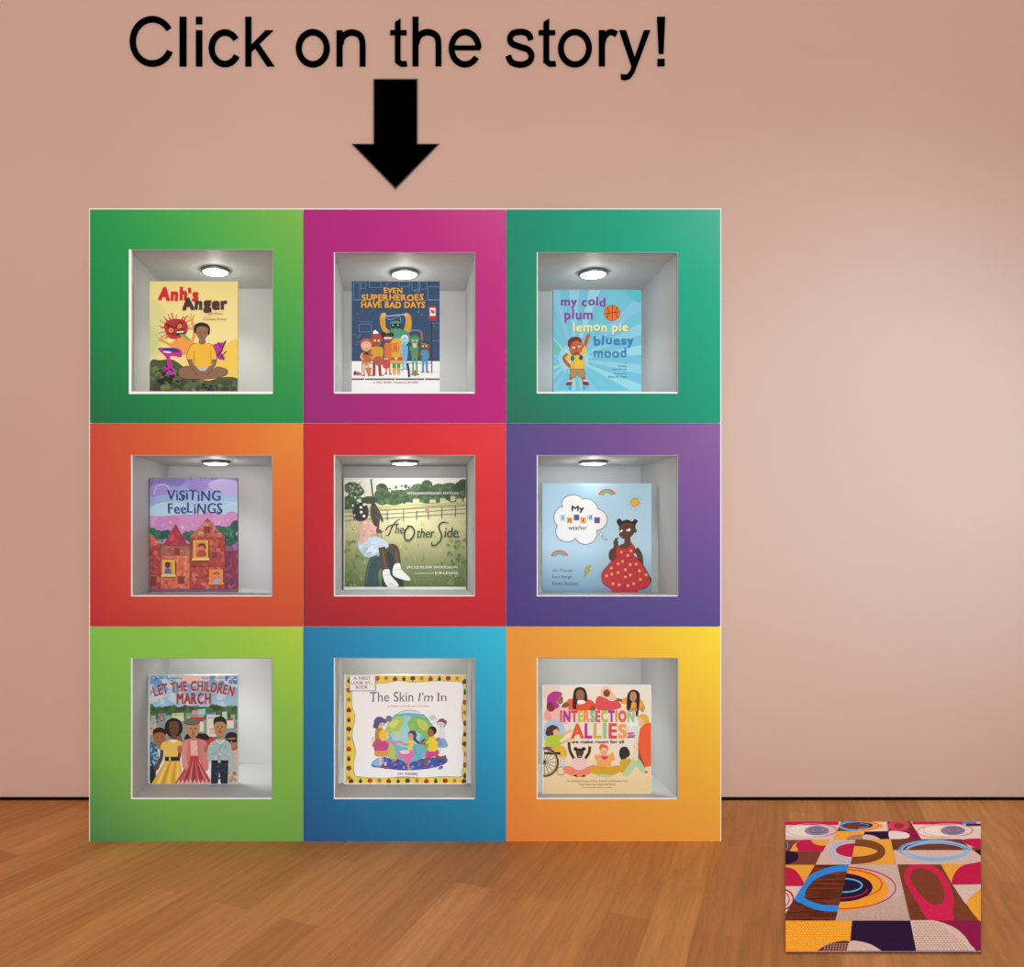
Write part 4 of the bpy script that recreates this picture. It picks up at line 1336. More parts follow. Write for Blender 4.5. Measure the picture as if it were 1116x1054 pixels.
def dancer(x, y, hair, skin, top, skirt, leg, r_=22, tw=26, flip=1):
    a.S(top, (x - tw, y + r_ + 45), (x - tw * .7, y + r_ + 5), (x + tw * .7, y + r_ + 5), (x + tw, y + r_ + 45), (x + tw * .8, y + r_ + 75), (x - tw * .8, y + r_ + 75))
    a.S(skirt, (x - tw * .8, y + r_ + 65), (x + tw * .8, y + r_ + 65), (x + tw * 1.5, y + r_ + 110), (x - tw * 1.5, y + r_ + 110))
    a.E(hair, x, y - 4, r_ * 1.25, r_ * 1.25); a.E(skin, x + 5 * flip, y + 5, r_ * .85, r_ * .95)
    a.E('2a1c1c', x + 10 * flip, y + 2, 2.5, 3); a.E('2a1c1c', x - 1 * flip, y + 2, 2.5, 3); a.L('b04a3c', 2.5, (x + 1 * flip, y + 13), (x + 9 * flip, y + 13))


dancer(388, 490, '5a5494', 'f0c4a4', 'c88a4c', 'b87a44', 'f0c4a4', 26)
a.S('5a5494', (352, 515), (360, 480), (385, 462), (425, 470), (428, 490), (395, 488), (375, 520)); a.E('7a74a8', 442, 465, 18, 18)
a.L('ecd0b8', 8, (352, 570), (345, 595))
dancer(745, 495, 'b0a0b4', 'f4e4e0', 'eef0f4', '8ab4dc', 'f4e4e0', 22, 22, -1); a.S('8a5470', (720, 485), (745, 466), (772, 478), (770, 495), (745, 484)); a.L('f0e8e8', 10, (738, 620), (736, 660)); a.R('7ca8d4', 718, 590, 748, 630)
a.ring('b8b4bc', 2.5, 692, 470, 22, 24); a.L('b8b4bc', 2.5, (690, 495), (700, 530)); a.E('d8d0d4', 694, 462, 16, 12)
# blond child in pink
a.S('e8a44c', (365, 640), (430, 640), (438, 680), (400, 686), (362, 676)); a.S('d04c9c', (372, 600), (388, 580), (425, 585), (440, 600), (432, 645), (375, 645))
a.L('e889bc', 14, (425, 595), (470, 603), (505, 598), sm=True); a.E('f4ccb4', 508, 598, 9, 7); a.L('d04c9c', 15, (380, 600), (362, 630), (372, 650), sm=True)
a.S('f0d04c', (384, 560), (396, 532), (430, 530), (444, 560), (436, 585), (400, 592)); a.E('f4ccb4', 434, 562, 13, 17); a.E('2a1c1c', 438, 560, 2.5, 3)
a.L('e4d0e0', 14, (390, 680), (394, 735)); a.L('e4d0e0', 14, (418, 680), (422, 735)); a.L('4a5cb4', 14, (418, 685), (420, 715)); a.E('c83c4c', 396, 742, 13, 6); a.E('c83c4c', 426, 742, 13, 6)
# child with plait
a.S('f0dc5c', (548, 600), (560, 585), (585, 600), (582, 640), (552, 642)); a.S('6cb4d0', (585, 610), (600, 640), (610, 670), (640, 640), (612, 685), (580, 660)); a.S('e47cb0', (500, 655), (548, 645), (582, 655), (580, 690), (550, 700), (500, 680)); a.S('f8dcec', (505, 650), (550, 645), (560, 662), (520, 668))
a.L('d89c74', 12, (558, 612), (530, 612), (500, 592), sm=True); a.L('d89c74', 13, (500, 680), (480, 700), (462, 702)); a.L('d89c74', 13, (550, 695), (555, 750)); a.E('d89c74', 560, 754, 12, 6); a.R('e47cb0', 530, 690, 566, 722)
a.S('44406c', (552, 560), (560, 538), (588, 534), (602, 556), (598, 580), (620, 600), (642, 580), (648, 586), (620, 612), (590, 594), (570, 570)); a.S('e4ac84', (552, 560), (565, 548), (582, 560), (578, 584), (560, 586)); a.E('2a1c1c', 562, 564, 2.5, 3)
# running child in yellow
a.L('8c5c3c', 15, (660, 680), (650, 710), (648, 745)); a.L('8c5c3c', 15, (700, 670), (735, 690), (770, 682)); a.S('e4449c', (656, 660), (665, 642), (718, 640), (728, 668), (680, 690), (654, 688))
a.S('f6dc3c', (668, 580), (690, 566), (716, 580), (718, 645), (668, 650), (672, 610)); a.L('f6dc3c', 16, (676, 590), (655, 608)); a.L('a06c48', 11, (655, 608), (625, 608), (612, 598), sm=True); a.L('a06c48', 11, (712, 590), (732, 575), sm=True)
a.E('1c1816', 692, 534, 24, 25); a.S('a06c48', (664, 540), (676, 522), (696, 535), (698, 560), (680, 570), (666, 560)); a.E('120c0c', 674, 544, 2.5, 3)
a.T('3c4458', 'PAT THOMAS', 494, 775, 608, 790, .03); a.T('6a7080', 'Illustrated by Lesley Harker', 478, 800, 612, 809, .0)
a.clip = None
book('white picture book with yellow border and children dancing round a globe, in the blue cube', rect, .943, a, 'fbf8e8')

# ---- 9: cream cover with figures around coloured letters
rect = (591, 747, 710, 865.2)
a = start(rect, (560, 695))
a.R('f6f4ee', 160, 270, 795, 905)
a.clip = [(169, 278), (789, 278), (789, 894), (169, 894)]
a.G('f3ebdc', 'f4e6cc', 160, 270, 795, 700); a.G('f2e2c0', 'f0cc94', 160, 700, 795, 900)
a.S('f0d8cc', (170, 280), (260, 275), (250, 320), (175, 350)); a.S('f4e8d8', (420, 420), (620, 400), (740, 480), (720, 600), (420, 600))
# headscarf figure
a.S('f4c4b8', (170, 440), (230, 400), (290, 390), (330, 410), (330, 470), (250, 480), (170, 475)); a.L('f4c4b8', 30, (260, 470), (310, 490))
a.S('a06c4c', (240, 350), (262, 335), (282, 345), (280, 375), (258, 382)); a.S('8c2442', (192, 370), (215, 360), (240, 390), (230, 420), (200, 425), (188, 405)); a.S('b8309c', (190, 372), (195, 335), (228, 310), (268, 314), (278, 330), (252, 345), (245, 370), (262, 392), (240, 410), (215, 370))
# orange top woman
a.S('8a5a3c', (275, 400), (285, 378), (315, 368), (330, 385), (300, 402)); a.S('f0592c', (306, 360), (340, 350), (400, 348), (455, 368), (468, 415), (320, 415), (320, 390))
a.S('2c2018', (338, 400), (340, 330), (352, 295), (380, 284), (408, 296), (422, 340), (412, 372), (362, 380), (360, 410), (345, 410)); a.S('9c6c4c', (358, 330), (364, 306), (386, 300), (404, 320), (400, 355), (380, 364), (362, 352))
a.S('f8f4f0', (366, 362), (400, 360), (412, 375), (372, 384)); a.S('8a5a3c', (438, 420), (444, 396), (462, 392), (466, 420))
# veiled figure
a.S('f6c8a4', (498, 330), (510, 290), (540, 284), (565, 310), (590, 350), (560, 360), (510, 350)); a.E('7c4a30', 533, 320, 20, 21, n=20)
a.S('e4505c', (470, 400), (472, 355), (490, 336), (520, 346), (560, 365), (590, 358), (615, 385), (612, 405), (560, 418), (490, 418))
# long black hair
a.S('f0a444', (612, 365), (640, 346), (720, 350), (745, 380), (748, 415), (650, 418), (645, 385), (620, 380)); a.L('8a5a3c', 16, (590, 356), (622, 362))
a.S('241a18', (652, 420), (650, 340), (668, 306), (692, 300), (716, 312), (724, 345), (712, 450), (700, 440), (704, 380), (690, 370), (676, 375), (668, 415)); a.S('c08c64', (666, 340), (672, 316), (690, 310), (704, 326), (702, 356), (686, 368), (670, 358))
a.S('c08c64', (664, 412), (700, 402), (706, 422), (668, 426)); a.S('c08c64', (728, 410), (742, 396), (748, 424), (732, 426))
# blond figure in orange dress
a.S('e8b838', (712, 460), (728, 442), (762, 444), (776, 475), (768, 505), (740, 508), (738, 480)); a.S('f0c4a0', (708, 475), (722, 458), (742, 470), (744, 500), (722, 508), (712, 495))
a.S('d8ead4', (650, 520), (690, 510), (720, 504), (735, 520), (720, 560), (700, 625), (690, 620), (690, 540), (660, 534))
a.S('f26434', (735, 510), (795, 505), (795, 725), (720, 722), (712, 650), (718, 560)); a.L('8a5c3c', 18, (700, 620), (725, 690), (748, 750)); a.S('e44c3c', (735, 775), (750, 764), (768, 770), (766, 778)); a.S('f4f4f0', (640, 470), (700, 470), (716, 490), (690, 512), (660, 505))
# wheelchair child
a.S('b4ccec', (172, 520), (195, 480), (240, 470), (285, 500), (290, 560), (200, 600), (172, 580))
a.S('f0ac9c', (180, 470), (180, 420), (200, 420), (220, 470)); a.S('4c2c20', (184, 560), (190, 520), (222, 502), (254, 516), (258, 540), (230, 535), (225, 565)); a.S('f0b890', (226, 535), (252, 526), (252, 552), (232, 560))
a.L('f0b890', 14, (270, 570), (300, 550), (330, 530), sm=True); a.L('f0b890', 14, (265, 610), (310, 590), (342, 574), sm=True)
a.S('b8d43c', (180, 600), (190, 570), (240, 558), (280, 555), (285, 575), (262, 590), (272, 615), (220, 632), (180, 625)); a.R('b838a0', 180, 627, 252, 638)
a.S('e4bc3c', (200, 640), (270, 620), (300, 640), (306, 680), (280, 700), (240, 665), (200, 660)); a.S('f4c49c', (270, 690), (300, 680), (290, 730), (262, 735)); a.R('2c241c', 175, 658, 268, 672)
a.ring('5c4a40', 12, 175, 716, 78, 80); a.ring('8a7868', 3, 175, 716, 68, 70)
for k in range(16):
    a.L('4a3c34', 3, (175, 716), (175 + 68 * cos(k * pi / 8), 716 + 70 * sin(k * pi / 8)))
a.S('c8dcec', (265, 740), (280, 700), (300, 740)); a.ring('4a3c34', 3, 272, 766, 24, 24)
# lower row of figures
a.S('a0503c', (0, 0), (1, 0), (0, 1))
a.L('4a2a1c', 16, (316, 600), (322, 650), (345, 695), sm=True); a.L('4a2a1c', 16, (436, 625), (432, 660), (410, 695), sm=True)
a.E('1c1412', 355, 640, 12, 11); a.E('1c1412', 401, 640, 12, 11); a.S('1c1412', (356, 665), (360, 645), (378, 636), (396, 645), (400, 668), (378, 672)); a.S('5c3524', (358, 668), (364, 652), (378, 648), (392, 652), (397, 670), (390, 688), (378, 697), (364, 688))
a.L('f0d8d0', 2.5, (371, 680), (378, 683), (386, 680)); a.E('1c1412', 370, 666, 2.5); a.E('1c1412', 386, 666, 2.5); a.S('f4ccd0', (345, 700), (375, 692), (410, 698), (416, 750), (400, 768), (352, 768), (340, 740))
a.S('f08c70', (285, 745), (320, 738), (375, 762), (430, 740), (465, 732), (460, 765), (400, 798), (340, 796), (290, 770)); a.S('2c1814', (342, 795), (356, 788), (366, 800)); a.S('2c1814', (386, 800), (400, 790), (412, 798))
a.S('e8702c', (490, 630), (505, 612), (535, 620), (542, 645), (520, 640), (495, 648)); a.E('f4cca8', 517, 655, 22, 24); a.E('e8702c', 505, 620, 11, 9); a.ring('c06a4c', 2.5, 507, 655, 8, 8); a.ring('c06a4c', 2.5, 528, 655, 8, 8); a.L('d05a4c', 3, (508, 668), (526, 668))
a.S('f4ac5c', (460, 680), (485, 672), (550, 672), (565, 655), (582, 700), (560, 712), (550, 760), (478, 760), (478, 720)); a.S('d83484', (500, 685), (520, 682), (542, 686), (520, 702))
a.S('d8a828', (440, 745), (480, 738), (540, 745), (600, 735), (612, 765), (560, 792), (500, 792), (445, 775)); a.S('b8d8a8', (478, 798), (500, 786), (550, 790), (556, 802))
a.S('2c2828', (606, 680), (610, 640), (634, 626), (660, 645), (666, 675), (648, 690), (625, 706)); a.S('2c2828', (640, 630), (652, 628), (648, 642))
a.S('d8ac34', (610, 740), (615, 705), (650, 695), (672, 700), (668, 730), (640, 765), (615, 775)); a.S('b8d8a8', (625, 790), (640, 760), (680, 700), (700, 680), (735, 720), (756, 765), (735, 775), (700, 740), (660, 790)); a.S('f4d8c0', (690, 700), (700, 590), (712, 620), (712, 690))
a.L('b83090', 9, (652, 552), (690, 548)); a.L('e878a0', 8, (656, 562), (696, 560)); a.L('b83090', 9, (650, 572), (694, 570)); a.E('f4d0b4', 650, 536, 12, 14)
C9 = ['e0506c', 'b8309c', 'd8346c', 'c4c83c', 'f09c4c', '8cc48c', 'e0506c', 'b4cc4c', 'b8309c', 'd8a834', 'e86440', 'a8cc98']
a.W(C9, 'INTERSECTION', 262, 422, 696, 482, bold=.085)
for ch, x0, x1, y0, c in (('A', 328, 402, 494, 'ec5a30'), ('L', 406, 450, 492, 'b8309c'), ('L', 458, 503, 492, 'd4b838'), ('I', 512, 532, 490, 'a0c898'), ('E', 544, 592, 492, 'e04c5c'), ('S', 598, 648, 496, 'f4a45c')):
    a.T(c, ch, x0, y0, x1, 580, .06)
a.T('1c1c2c', 'we make room for all', 330, 588, 632, 608, .035)
a.T('6a5440', 'By Chelsea Johnson, LaToya Council, and Carolyn Choi', 306, 818, 652, 831, .01); a.T('6a5440', 'Illustrations by Ashley Seil Smith', 375, 838, 583, 850, .01); a.T('6a5440', 'Foreword by Dr. Kimberlé Crenshaw', 393, 857, 565, 866, .01)
a.clip = None
book('cream picture book with people and a wheelchair user around rainbow lettering, in the yellow cube', rect, .98, a, 'f4f2ea')

# ------------------------------------------------------------------ wall lettering (Click on the story!) and arrow
yl = WALL_Y - 0.0005
yf = WALL_Y - 0.005


def PA(x, y): return (130 + x / 3.6, y / 3.6)
def PB(x, y): return (420 + x / 3.4875, y / 3.4875)


def outline(pts, w):
    Ls, Rs = offset_path(pts, w)
    return Ls + list(reversed(Rs))


def rect_(x0, y0, x1, y1): return [(x0, y0), (x1, y0), (x1, y1), (x0, y1)]


def sp(*pts): return smooth_path(list(pts), False, 8)


LET = [
    (PA, [outline(arc(129, 161, 77, 87, 33, 334, 40), 24)]),                      # C
    (PA, [rect_(236, 65, 263, 259)]),                                           # l
    (PA, [rect_(300, 118, 325, 259), rect_(300, 65, 325, 93)]),                  # i
    (PA, [outline(arc(414, 188, 52, 62, 35, 332, 36), 24)]),                      # c
    (PA, [[(494, 65), (518, 65), (518, 174), (573, 118), (604, 118), (549, 171), (609, 259), (579, 259), (532, 188), (518, 202), (518, 259), (494, 259)]]),  # k
    (PA, ['O', (759, 188, 55, 63, 24)]),
    (PA, [rect_(852, 118, 876, 259), outline(sp((868, 172), (874, 148), (890, 132), (912, 126), (936, 132), (950, 148), (954.5, 172)) + [(954.5, 200), (954.5, 259)], 23.5)]),  # n
    (PB, [[(36, 83), (58, 69), (58, 238), (36, 238)], rect_(18, 114, 81, 132), outline(sp((47, 200), (48, 228), (58, 240), (70, 242), (82, 240)), 20)]),  # t
    (PB, [rect_(103, 63, 126, 250), outline(sp((118, 165), (124, 142), (138, 127), (160, 121), (184, 127), (198, 142), (202, 165)) + [(202, 195), (202, 250)], 22.5)]),  # h
    (PB, [outline([(252, 180.5), (362, 180.5)], 17), outline(arc(303, 182, 51.5, 61.5, 2, 326, 40), 22)]),  # e
    (PB, [outline(sp((553, 150), (546, 131), (528, 121), (508, 120), (484, 126), (474, 144), (482, 164), (510, 176), (542, 187), (556, 209), (548, 232), (526, 243), (500, 243), (478, 233), (467, 210)), 22)]),  # s
    (PB, [[(601, 83), (623, 69), (623, 238), (601, 238)], rect_(583, 114, 646, 132), outline(sp((612, 200), (613, 228), (623, 240), (635, 242), (648, 240)), 20)]),  # t
    (PB, ['O', (721, 182, 53.5, 61.5, 22)]),
    (PB, [rect_(812, 114, 835, 250), outline(sp((824, 172), (832, 142), (846, 125), (862, 121), (880, 129)), 21)]),  # r
    (PB, [[(890, 114), (915, 114), (948, 216), (983, 114), (1008, 114), (957, 250), (946, 278), (930, 299), (910, 304), (897, 301), (895, 280), (908, 283), (920, 281), (930, 268), (936, 250)]]),  # y
    (PB, [[(1033, 63), (1064, 63), (1058, 203), (1040, 203)], rect_(1035, 223, 1062, 250)]),  # !
]
root = empty('wall_lettering', (wx(436, WALL_Y), WALL_Y, wz(72, WALL_Y)), 'large black lettering reading Click on the story! high on the pink wall', 'lettering')
RO = Vector(root.location)
for fn, shapes in LET:
    bm = bmesh.new()

    def W2(p):
        x, y = fn(*p)
        return (wx(x, yf), wz(y, yf))
    if shapes[0] == 'O':
        cx, cy, rx, ry, w = shapes[1]
        n = 48
        for k in range(n):
            t0, t1 = 360 * k / n, 360 * (k + 1) / n
            q = arc(cx, cy, rx + w / 2, ry + w / 2, t0, t1, 1) + list(reversed(arc(cx, cy, rx - w / 2, ry - w / 2, t0, t1, 1)))
            pts = [W2(p) for p in q]
            va = [bm.verts.new((x, yf, z)) for x, z in pts]
            vb = [bm.verts.new((x, yl, z)) for x, z in pts]
            bm.faces.new(va); bm.faces.new(vb)
            bm.faces.new((va[0], va[1], vb[1], vb[0])); bm.faces.new((va[2], va[3], vb[3], vb[2]))
        bmesh.ops.remove_doubles(bm, verts=bm.verts, dist=1e-5)
    else:
        for q, shp in enumerate(shapes):
            prism_xz(bm, [W2(p) for p in shp], yf - q * 0.0001, yl)
    for v in bm.verts:
        v.co -= RO
    from_bm('letter', bm, M_BLACK, root)

bm = bmesh.new()
AR = [(408, 87), (454, 87), (454, 157.5), (477, 157.5), (431, 204.5), (385, 157.5), (408, 157.5)]
ARo = [(406.8, 85.8), (455.2, 85.8), (455.2, 156.6), (479, 156.6), (431, 206.2), (383, 156.6), (406.8, 156.6)]
prism_xz(bm, [(wx(x, yf), wz(y, yf)) for x, y in ARo], yf, yl, 1)
prism_xz(bm, [(wx(x, yf), wz(y, yf)) for x, y in AR], yf - 0.001, yf - 0.0001, 0)
RA = Vector((wx(431, WALL_Y), WALL_Y, wz(205, WALL_Y)))
for v in bm.verts:
    v.co -= RA
o = from_bm('wall_arrow', bm, [M_BLACK, M_OUTL], None, RA)
o['label'] = 'thick black arrow with thin grey outline pointing down at the shelf'
o['category'] = 'arrow'

# ------------------------------------------------------------------ patterned rug lying on the floor
TH = 0.003
a = Art((72, 70, 1022, 705), step=1.0e-5, k=1.4)
K4 = 4.464


def rugp(x, y, l=0.0):
    px, py = 840 + x / K4, 880 + y / K4
    d = (H - TH) * F / (py - VY)
    return (wx(px, d), d, TH + 0.00004 + l)


BR, BG, YE, CR, NV, MG = '7c3f2a', 'd2b2a6', 'e9a03c', 'c01c48', '2a1634', '8c1a48'


def grid(c, pts):
    """fill a quad split finely so the straight edges stay straight on the floor"""
    a.P(c, *pts)


a.R(BG, 60, 60, 1030, 710)
# far rows
a.R(CR, 72, 70, 335, 86); a.R('e8c0a8', 330, 70, 560, 118); a.P(BR, (345, 70), (440, 70), (425, 116), (322, 116)); a.P('d8b8b0', (72, 86), (330, 86), (305, 158), (72, 158))
for q in range(8):
    a.L('4a2018', 1.5, (338, 74 + q * 5), (430, 74 + q * 5))
a.P(YE, (322, 116), (458, 116), (435, 158), (300, 158)); a.clip = [(330, 70), (440, 70), (425, 116), (322, 116)]
a.ring('5aa0e4', 9, 425, 90, 88, 22); a.clip = [(436, 60), (570, 60), (576, 118), (425, 118)]
a.E(YE, 440, 90, 110, 20, n=30); a.E('3a2450', 440, 88, 58, 15, n=24); a.ring(CR, 3, 440, 90, 85, 22); a.ring('5aa0e4', 3, 440, 88, 36, 8); a.clip = None
a.P(NV, (458, 118), (574, 116), (580, 158), (440, 158)); a.S('b07a5c', (372, 158), (385, 140), (420, 133), (455, 136), (452, 158)); a.S(BG, (452, 158), (455, 134), (500, 138), (530, 158))
a.P(BR, (566, 70), (680, 70), (718, 118), (574, 118)); a.S('d03c5c', (572, 95), (580, 74), (620, 66), (665, 74), (672, 95), (650, 112), (600, 112)); a.S('8a3a30', (598, 90), (610, 78), (640, 80), (650, 92), (632, 102), (608, 100))
a.P(MG, (674, 100), (705, 100), (735, 158), (665, 158)); a.P(MG, (576, 118), (700, 116), (735, 158), (580, 158)); a.S('e4ccc8', (576, 118), (630, 118), (672, 130), (665, 150), (600, 156), (580, 157))
a.R(CR, 690, 70, 935, 84); a.P('e0c4b8', (688, 84), (1022, 84), (1022, 158), (735, 158))
for cx_ in (228, 890):
    a.E('e8d4c8', cx_ - 65 if cx_ < 500 else cx_ - 60, 118, 112, 30, n=30)
    a.ring('c89c98', 3, cx_ - 30, 112, 120, 32)
    a.ring('b85a70', 2.5, cx_ - 20, 112, 115, 32, -60, 60)
    a.E('9c7c84', cx_ - 4, 114, 60, 23, n=26)
    for k in range(4):
        a.ring(['5a7cb8', '6a4c5c'][k % 2], 3, cx_, 112, 50 - k * 12, 19 - k * 4.5)
a.ring('e0a070', 5, 820, 118, 105, 30, 60, 300)
a.R('3c6cc4', 930, 72, 1000, 78); a.R('5a2030', 950, 80, 1022, 92)
# second row
a.P(BR, (72, 160), (150, 160), (120, 216), (72, 216)); a.P('c8285a', (135, 160), (285, 158), (260, 215), (118, 215)); a.P(YE, (110, 184), (140, 162), (130, 215), (92, 215)); a.S('c01c48', (122, 184), (145, 162), (200, 160), (270, 185), (262, 212), (190, 214), (140, 208))
a.S(YE, (200, 162), (285, 160), (268, 186), (220, 182)); a.P('7a4030', (98, 216), (246, 216), (216, 282), (72, 282), (72, 216)); a.S(NV, (60, 222), (110, 216), (136, 236), (120, 264), (60, 280))
a.ring('5aa0e4', 3, 72, 188, 12, 16)
a.P(BG, (285, 160), (412, 160), (388, 280), (218, 280)); a.clip = [(285, 160), (412, 160), (388, 280), (218, 280)]
a.E(CR, 408, 210, 92, 34, n=30); a.ring('7cb4e4', 4, 408, 212, 104, 46); a.ring('7cb4e4', 4, 400, 218, 114, 52); a.ring('a8c8e4', 3, 404, 214, 94, 42)
a.clip = [(414, 158), (584, 156), (608, 280), (388, 280)]
a.R(YE, 380, 150, 620, 290); a.ring('7c4424', 36, 400, 216, 140, 44, n=44); a.clip = None
a.P(BR, (584, 156), (930, 156), (975, 210), (596, 210)); a.P(BG, (596, 210), (975, 210), (1022, 240), (1022, 280), (610, 280))
for q in range(7):
    a.L('5a2a1c', 2, (592 + q, 162 + q * 7), (930 + q * 4, 162 + q * 7))
for rx_, ry_, dx in ((168, 46, 0), (150, 42, 8), (158, 50, -4), (140, 36, 4)):
    a.ring('86b4dc', 5, 800 + dx, 212, rx_, ry_)
a.ring('5c9ce0', 5, 790, 208, 165, 45, 100, 200)
a.S(CR, (932, 160), (1030, 156), (1030, 196), (980, 190)); a.P(NV, (985, 208), (1022, 208), (1022, 236)); a.P(BR, (975, 196), (1022, 196), (1022, 210), (985, 210))
# third row
a.P(YE, (72, 282), (218, 282), (160, 386), (72, 386)); a.S(CR, (40, 300), (100, 298), (135, 325), (162, 372), (150, 390), (40, 390)); a.P('dcc0b4', (72, 386), (158, 386), (100, 490), (72, 530))
a.clip = [(72, 386), (158, 386), (100, 490), (72, 530)]; a.ring('a01c48', 8, 50, 450, 60, 50); a.ring('a01c48', 5, 50, 450, 40, 36); a.clip = None
a.P('6c3220', (216, 282), (380, 282), (314, 557), (72, 557), (72, 520))
a.clip = [(216, 282), (380, 282), (314, 557), (72, 557), (72, 520)]
rn = random.Random(5)
for q in range(44):
    y = 286 + q * 6.2
    x = rn.uniform(60, 250)
    a.L(rn.choice(['3c1a14', '8c4a2c', '4c2218', '2c1410']), rn.uniform(1.5, 3), (x, y), (x + rn.uniform(80, 260), y + rn.uniform(-1, 1)))
a.L('2f86dc', 30, *[(x, y) for x, y in smooth_path([(385, 298), (300, 306), (215, 338), (158, 385), (135, 435), (180, 470), (250, 492), (330, 496)], False, 6)])
a.L('2f86dc', 20, (180, 370), (140, 410), (128, 450), (160, 462), sm=True); a.L('2f86dc', 16, (205, 350), (165, 400), (158, 440), sm=True)
a.clip = [(380, 282), (616, 282), (680, 557), (314, 557)]
a.R('cbaea2', 300, 280, 700, 560)
for q in range(30):
    a.L('b89a8c', 1.5, (320, 440 + q * 4), (680, 440 + q * 4))
a.E('f09c2c', 345, 402, 228, 106, n=44); a.E('cbaea2', 345, 300, 10, 2); a.ring(CR, 5, 340, 396, 268, 102, n=44); a.ring(CR, 5, 350, 378, 192, 72, n=40)
a.E(NV, 340, 394, 156, 70, n=40); a.ring(CR, 5, 340, 400, 130, 46, -90, 0); a.ring('58b4e4', 7, 352, 384, 92, 33, n=36); a.clip = None
a.P('7c3f28', (616, 282), (828, 282), (1012, 557), (680, 557)); a.clip = [(616, 282), (828, 282), (1012, 557), (680, 557)]
for q in range(36):
    y = 288 + q * 7.6
    x = rn.uniform(620, 760)
    a.L('5c2c1c', 1.6, (x, y), (x + rn.uniform(60, 220), y))
a.S('cc2450', (650, 350), (664, 300), (705, 282), (770, 284), (830, 318), (870, 380), (890, 450), (886, 520), (882, 570), (772, 560), (720, 480), (676, 410))
a.S('7c3f28', (680, 360), (684, 318), (712, 302), (760, 306), (806, 336), (836, 390), (846, 440), (826, 476), (780, 474), (726, 428)); a.clip = None
a.P(YE, (828, 282), (940, 282), (905, 330), (885, 384)); a.S(CR, (885, 384), (892, 330), (930, 290), (990, 276), (1040, 276), (1040, 382), (960, 382)); a.P('d6bab0', (885, 382), (1022, 380), (1022, 430), (955, 480), (940, 465))
a.S(YE, (955, 478), (975, 440), (1040, 410), (1040, 600), (1015, 560))
# near row
a.P('ef9a20', (72, 557), (396, 557), (382, 705), (72, 705)); a.clip = [(72, 557), (396, 557), (382, 705), (72, 705)]
for r_ in range(14):
    for q in range(22):
        x, y = 78 + q * 15 + (r_ % 2) * 7, 566 + r_ * 10.5
        a.add([(x, y), (x + 7, y - 2), (x + 8, y + 1.2), (x + 1, y + 3)], 'f8c060', q == 0)
a.S('5c3440', (225, 720), (260, 682), (320, 660), (382, 660), (385, 720))
for r_ in range(4):
    for q in range(9):
        a.add(rect_(262 + q * 14 - r_ * 2, 668 + r_ * 11, 270 + q * 14 - r_ * 2, 674 + r_ * 11), 'c08c68', q == 0)
a.clip = None
a.P(NV, (396, 557), (678, 557), (708, 705), (382, 705)); a.S(BG, (384, 720), (386, 660), (440, 660), (500, 680), (540, 720))
a.P(MG, (678, 557), (1018, 557), (1022, 563), (1022, 705), (708, 705)); a.clip = [(678, 555), (1022, 555), (1022, 705), (708, 705)]
a.S('d4b4a8', (660, 556), (760, 552), (850, 572), (920, 610), (965, 665), (985, 730), (690, 730))
for r_ in range(13):
    for q in range(18):
        x, y = 695 + q * 16 + (r_ % 2) * 8, 566 + r_ * 11
        if x < 690 + 280 * math.sqrt(max(0, (y - 545) / 160.0)) and x > 684:
            a.add(rect_(x, y, x + 9, y + 3.5), '9c7468', q == 0)
a.clip = None
bm = bmesh.new()
lay = bm.loops.layers.float_color.new('ink')
base = [rugp(72, 705), rugp(1022, 705), rugp(1022, 70), rugp(72, 70)]
lo_ = [bm.verts.new((x, y, 0.0005)) for x, y, z in base]
up_ = [bm.verts.new((x, y, TH)) for x, y, z in base]
bm.faces.new(list(reversed(lo_))); bm.faces.new(up_)
for k in range(4):
    bm.faces.new((lo_[k], lo_[(k + 1) % 4], up_[(k + 1) % 4], up_[k]))
ink_all(bm, '4a2a2a')
a.into(bm, rugp)
RC = Vector((sum(p[0] for p in base) / 4, sum(p[1] for p in base) / 4, 0))
for v in bm.verts:
    v.co -= RC
me = bpy.data.meshes.new('patterned_rug')
bm.to_mesh(me)
bm.free()
o = link('patterned_rug', me, M_RUG, None, RC)
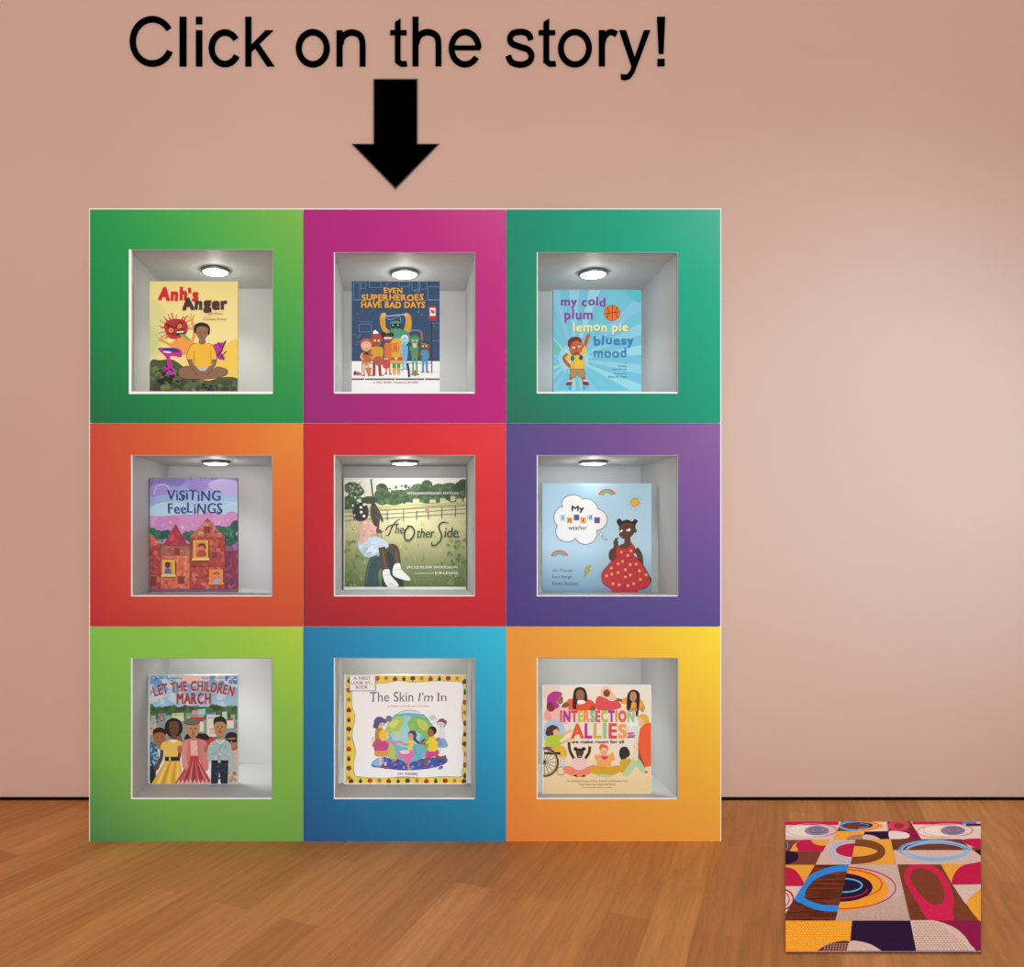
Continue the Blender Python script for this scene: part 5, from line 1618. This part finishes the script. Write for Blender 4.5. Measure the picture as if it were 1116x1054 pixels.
o['label'] = 'multicoloured rug of rings and patchwork squares lying on the wooden floor'
o['category'] = 'rug'

bpy.data.objects.remove(_to)

# ------------------------------------------------------------------ light
w = bpy.data.worlds.new('room_light')
SC.world = w
w.use_nodes = True
bg = w.node_tree.nodes['Background']
bg.inputs['Color'].default_value = (1.0, 1.0, 1.0, 1)
bg.inputs['Strength'].default_value = 0.62


def area(name, loc, target, size, power, color):
    ld = bpy.data.lights.new(name, 'AREA')
    ld.shape = 'RECTANGLE'
    ld.size, ld.size_y = size
    ld.energy = power
    ld.color = color
    lo = bpy.data.objects.new(name, ld)
    COL.objects.link(lo)
    lo.location = loc
    lo.rotation_euler = (Vector(target) - Vector(loc)).to_track_quat('-Z', 'Y').to_euler()
    return lo


area('front_fill', (0.0, -2.4, 1.15), (0.0, 3.0, 1.0), (3.0, 1.8), 115, (1.0, 0.99, 0.97))  # unseen fill light added behind the camera to brighten the niches evenly

ld = bpy.data.lights.new('gallery_spot', 'SPOT')
ld.energy = 82
ld.spot_size = radians(94)
ld.spot_blend = 1.0
ld.shadow_soft_size = 0.1
ld.color = (0.40, 0.82, 1.0)
lo = bpy.data.objects.new('gallery_spot', ld)
COL.objects.link(lo)
lo.location = (2.2, 1.35, 1.42)
lo.rotation_euler = (Vector((wx(965, WALL_Y) + 0.02, WALL_Y, wz(520, WALL_Y))) - lo.location).to_track_quat('-Z', 'Y').to_euler()

# ------------------------------------------------------------------ camera and view
cd = bpy.data.cameras.new('camera')
cd.sensor_width = 36
cd.sensor_fit = 'HORIZONTAL'
cd.lens = F / 1116 * 36
cd.shift_x = (558 - VX) / 1116
cd.shift_y = (VY - 527) / 1116
cam = bpy.data.objects.new('camera', cd)
COL.objects.link(cam)
cam.location = (0, 0, H)
cam.rotation_euler = (pi / 2, 0, 0)
SC.camera = cam
SC.view_settings.view_transform = 'Standard'
SC.view_settings.look = 'None'
SC.view_settings.exposure = 0.0
SC.view_settings.gamma = 1.0
SC.view_settings.use_curve_mapping = False
SC.cycles.use_denoising = True
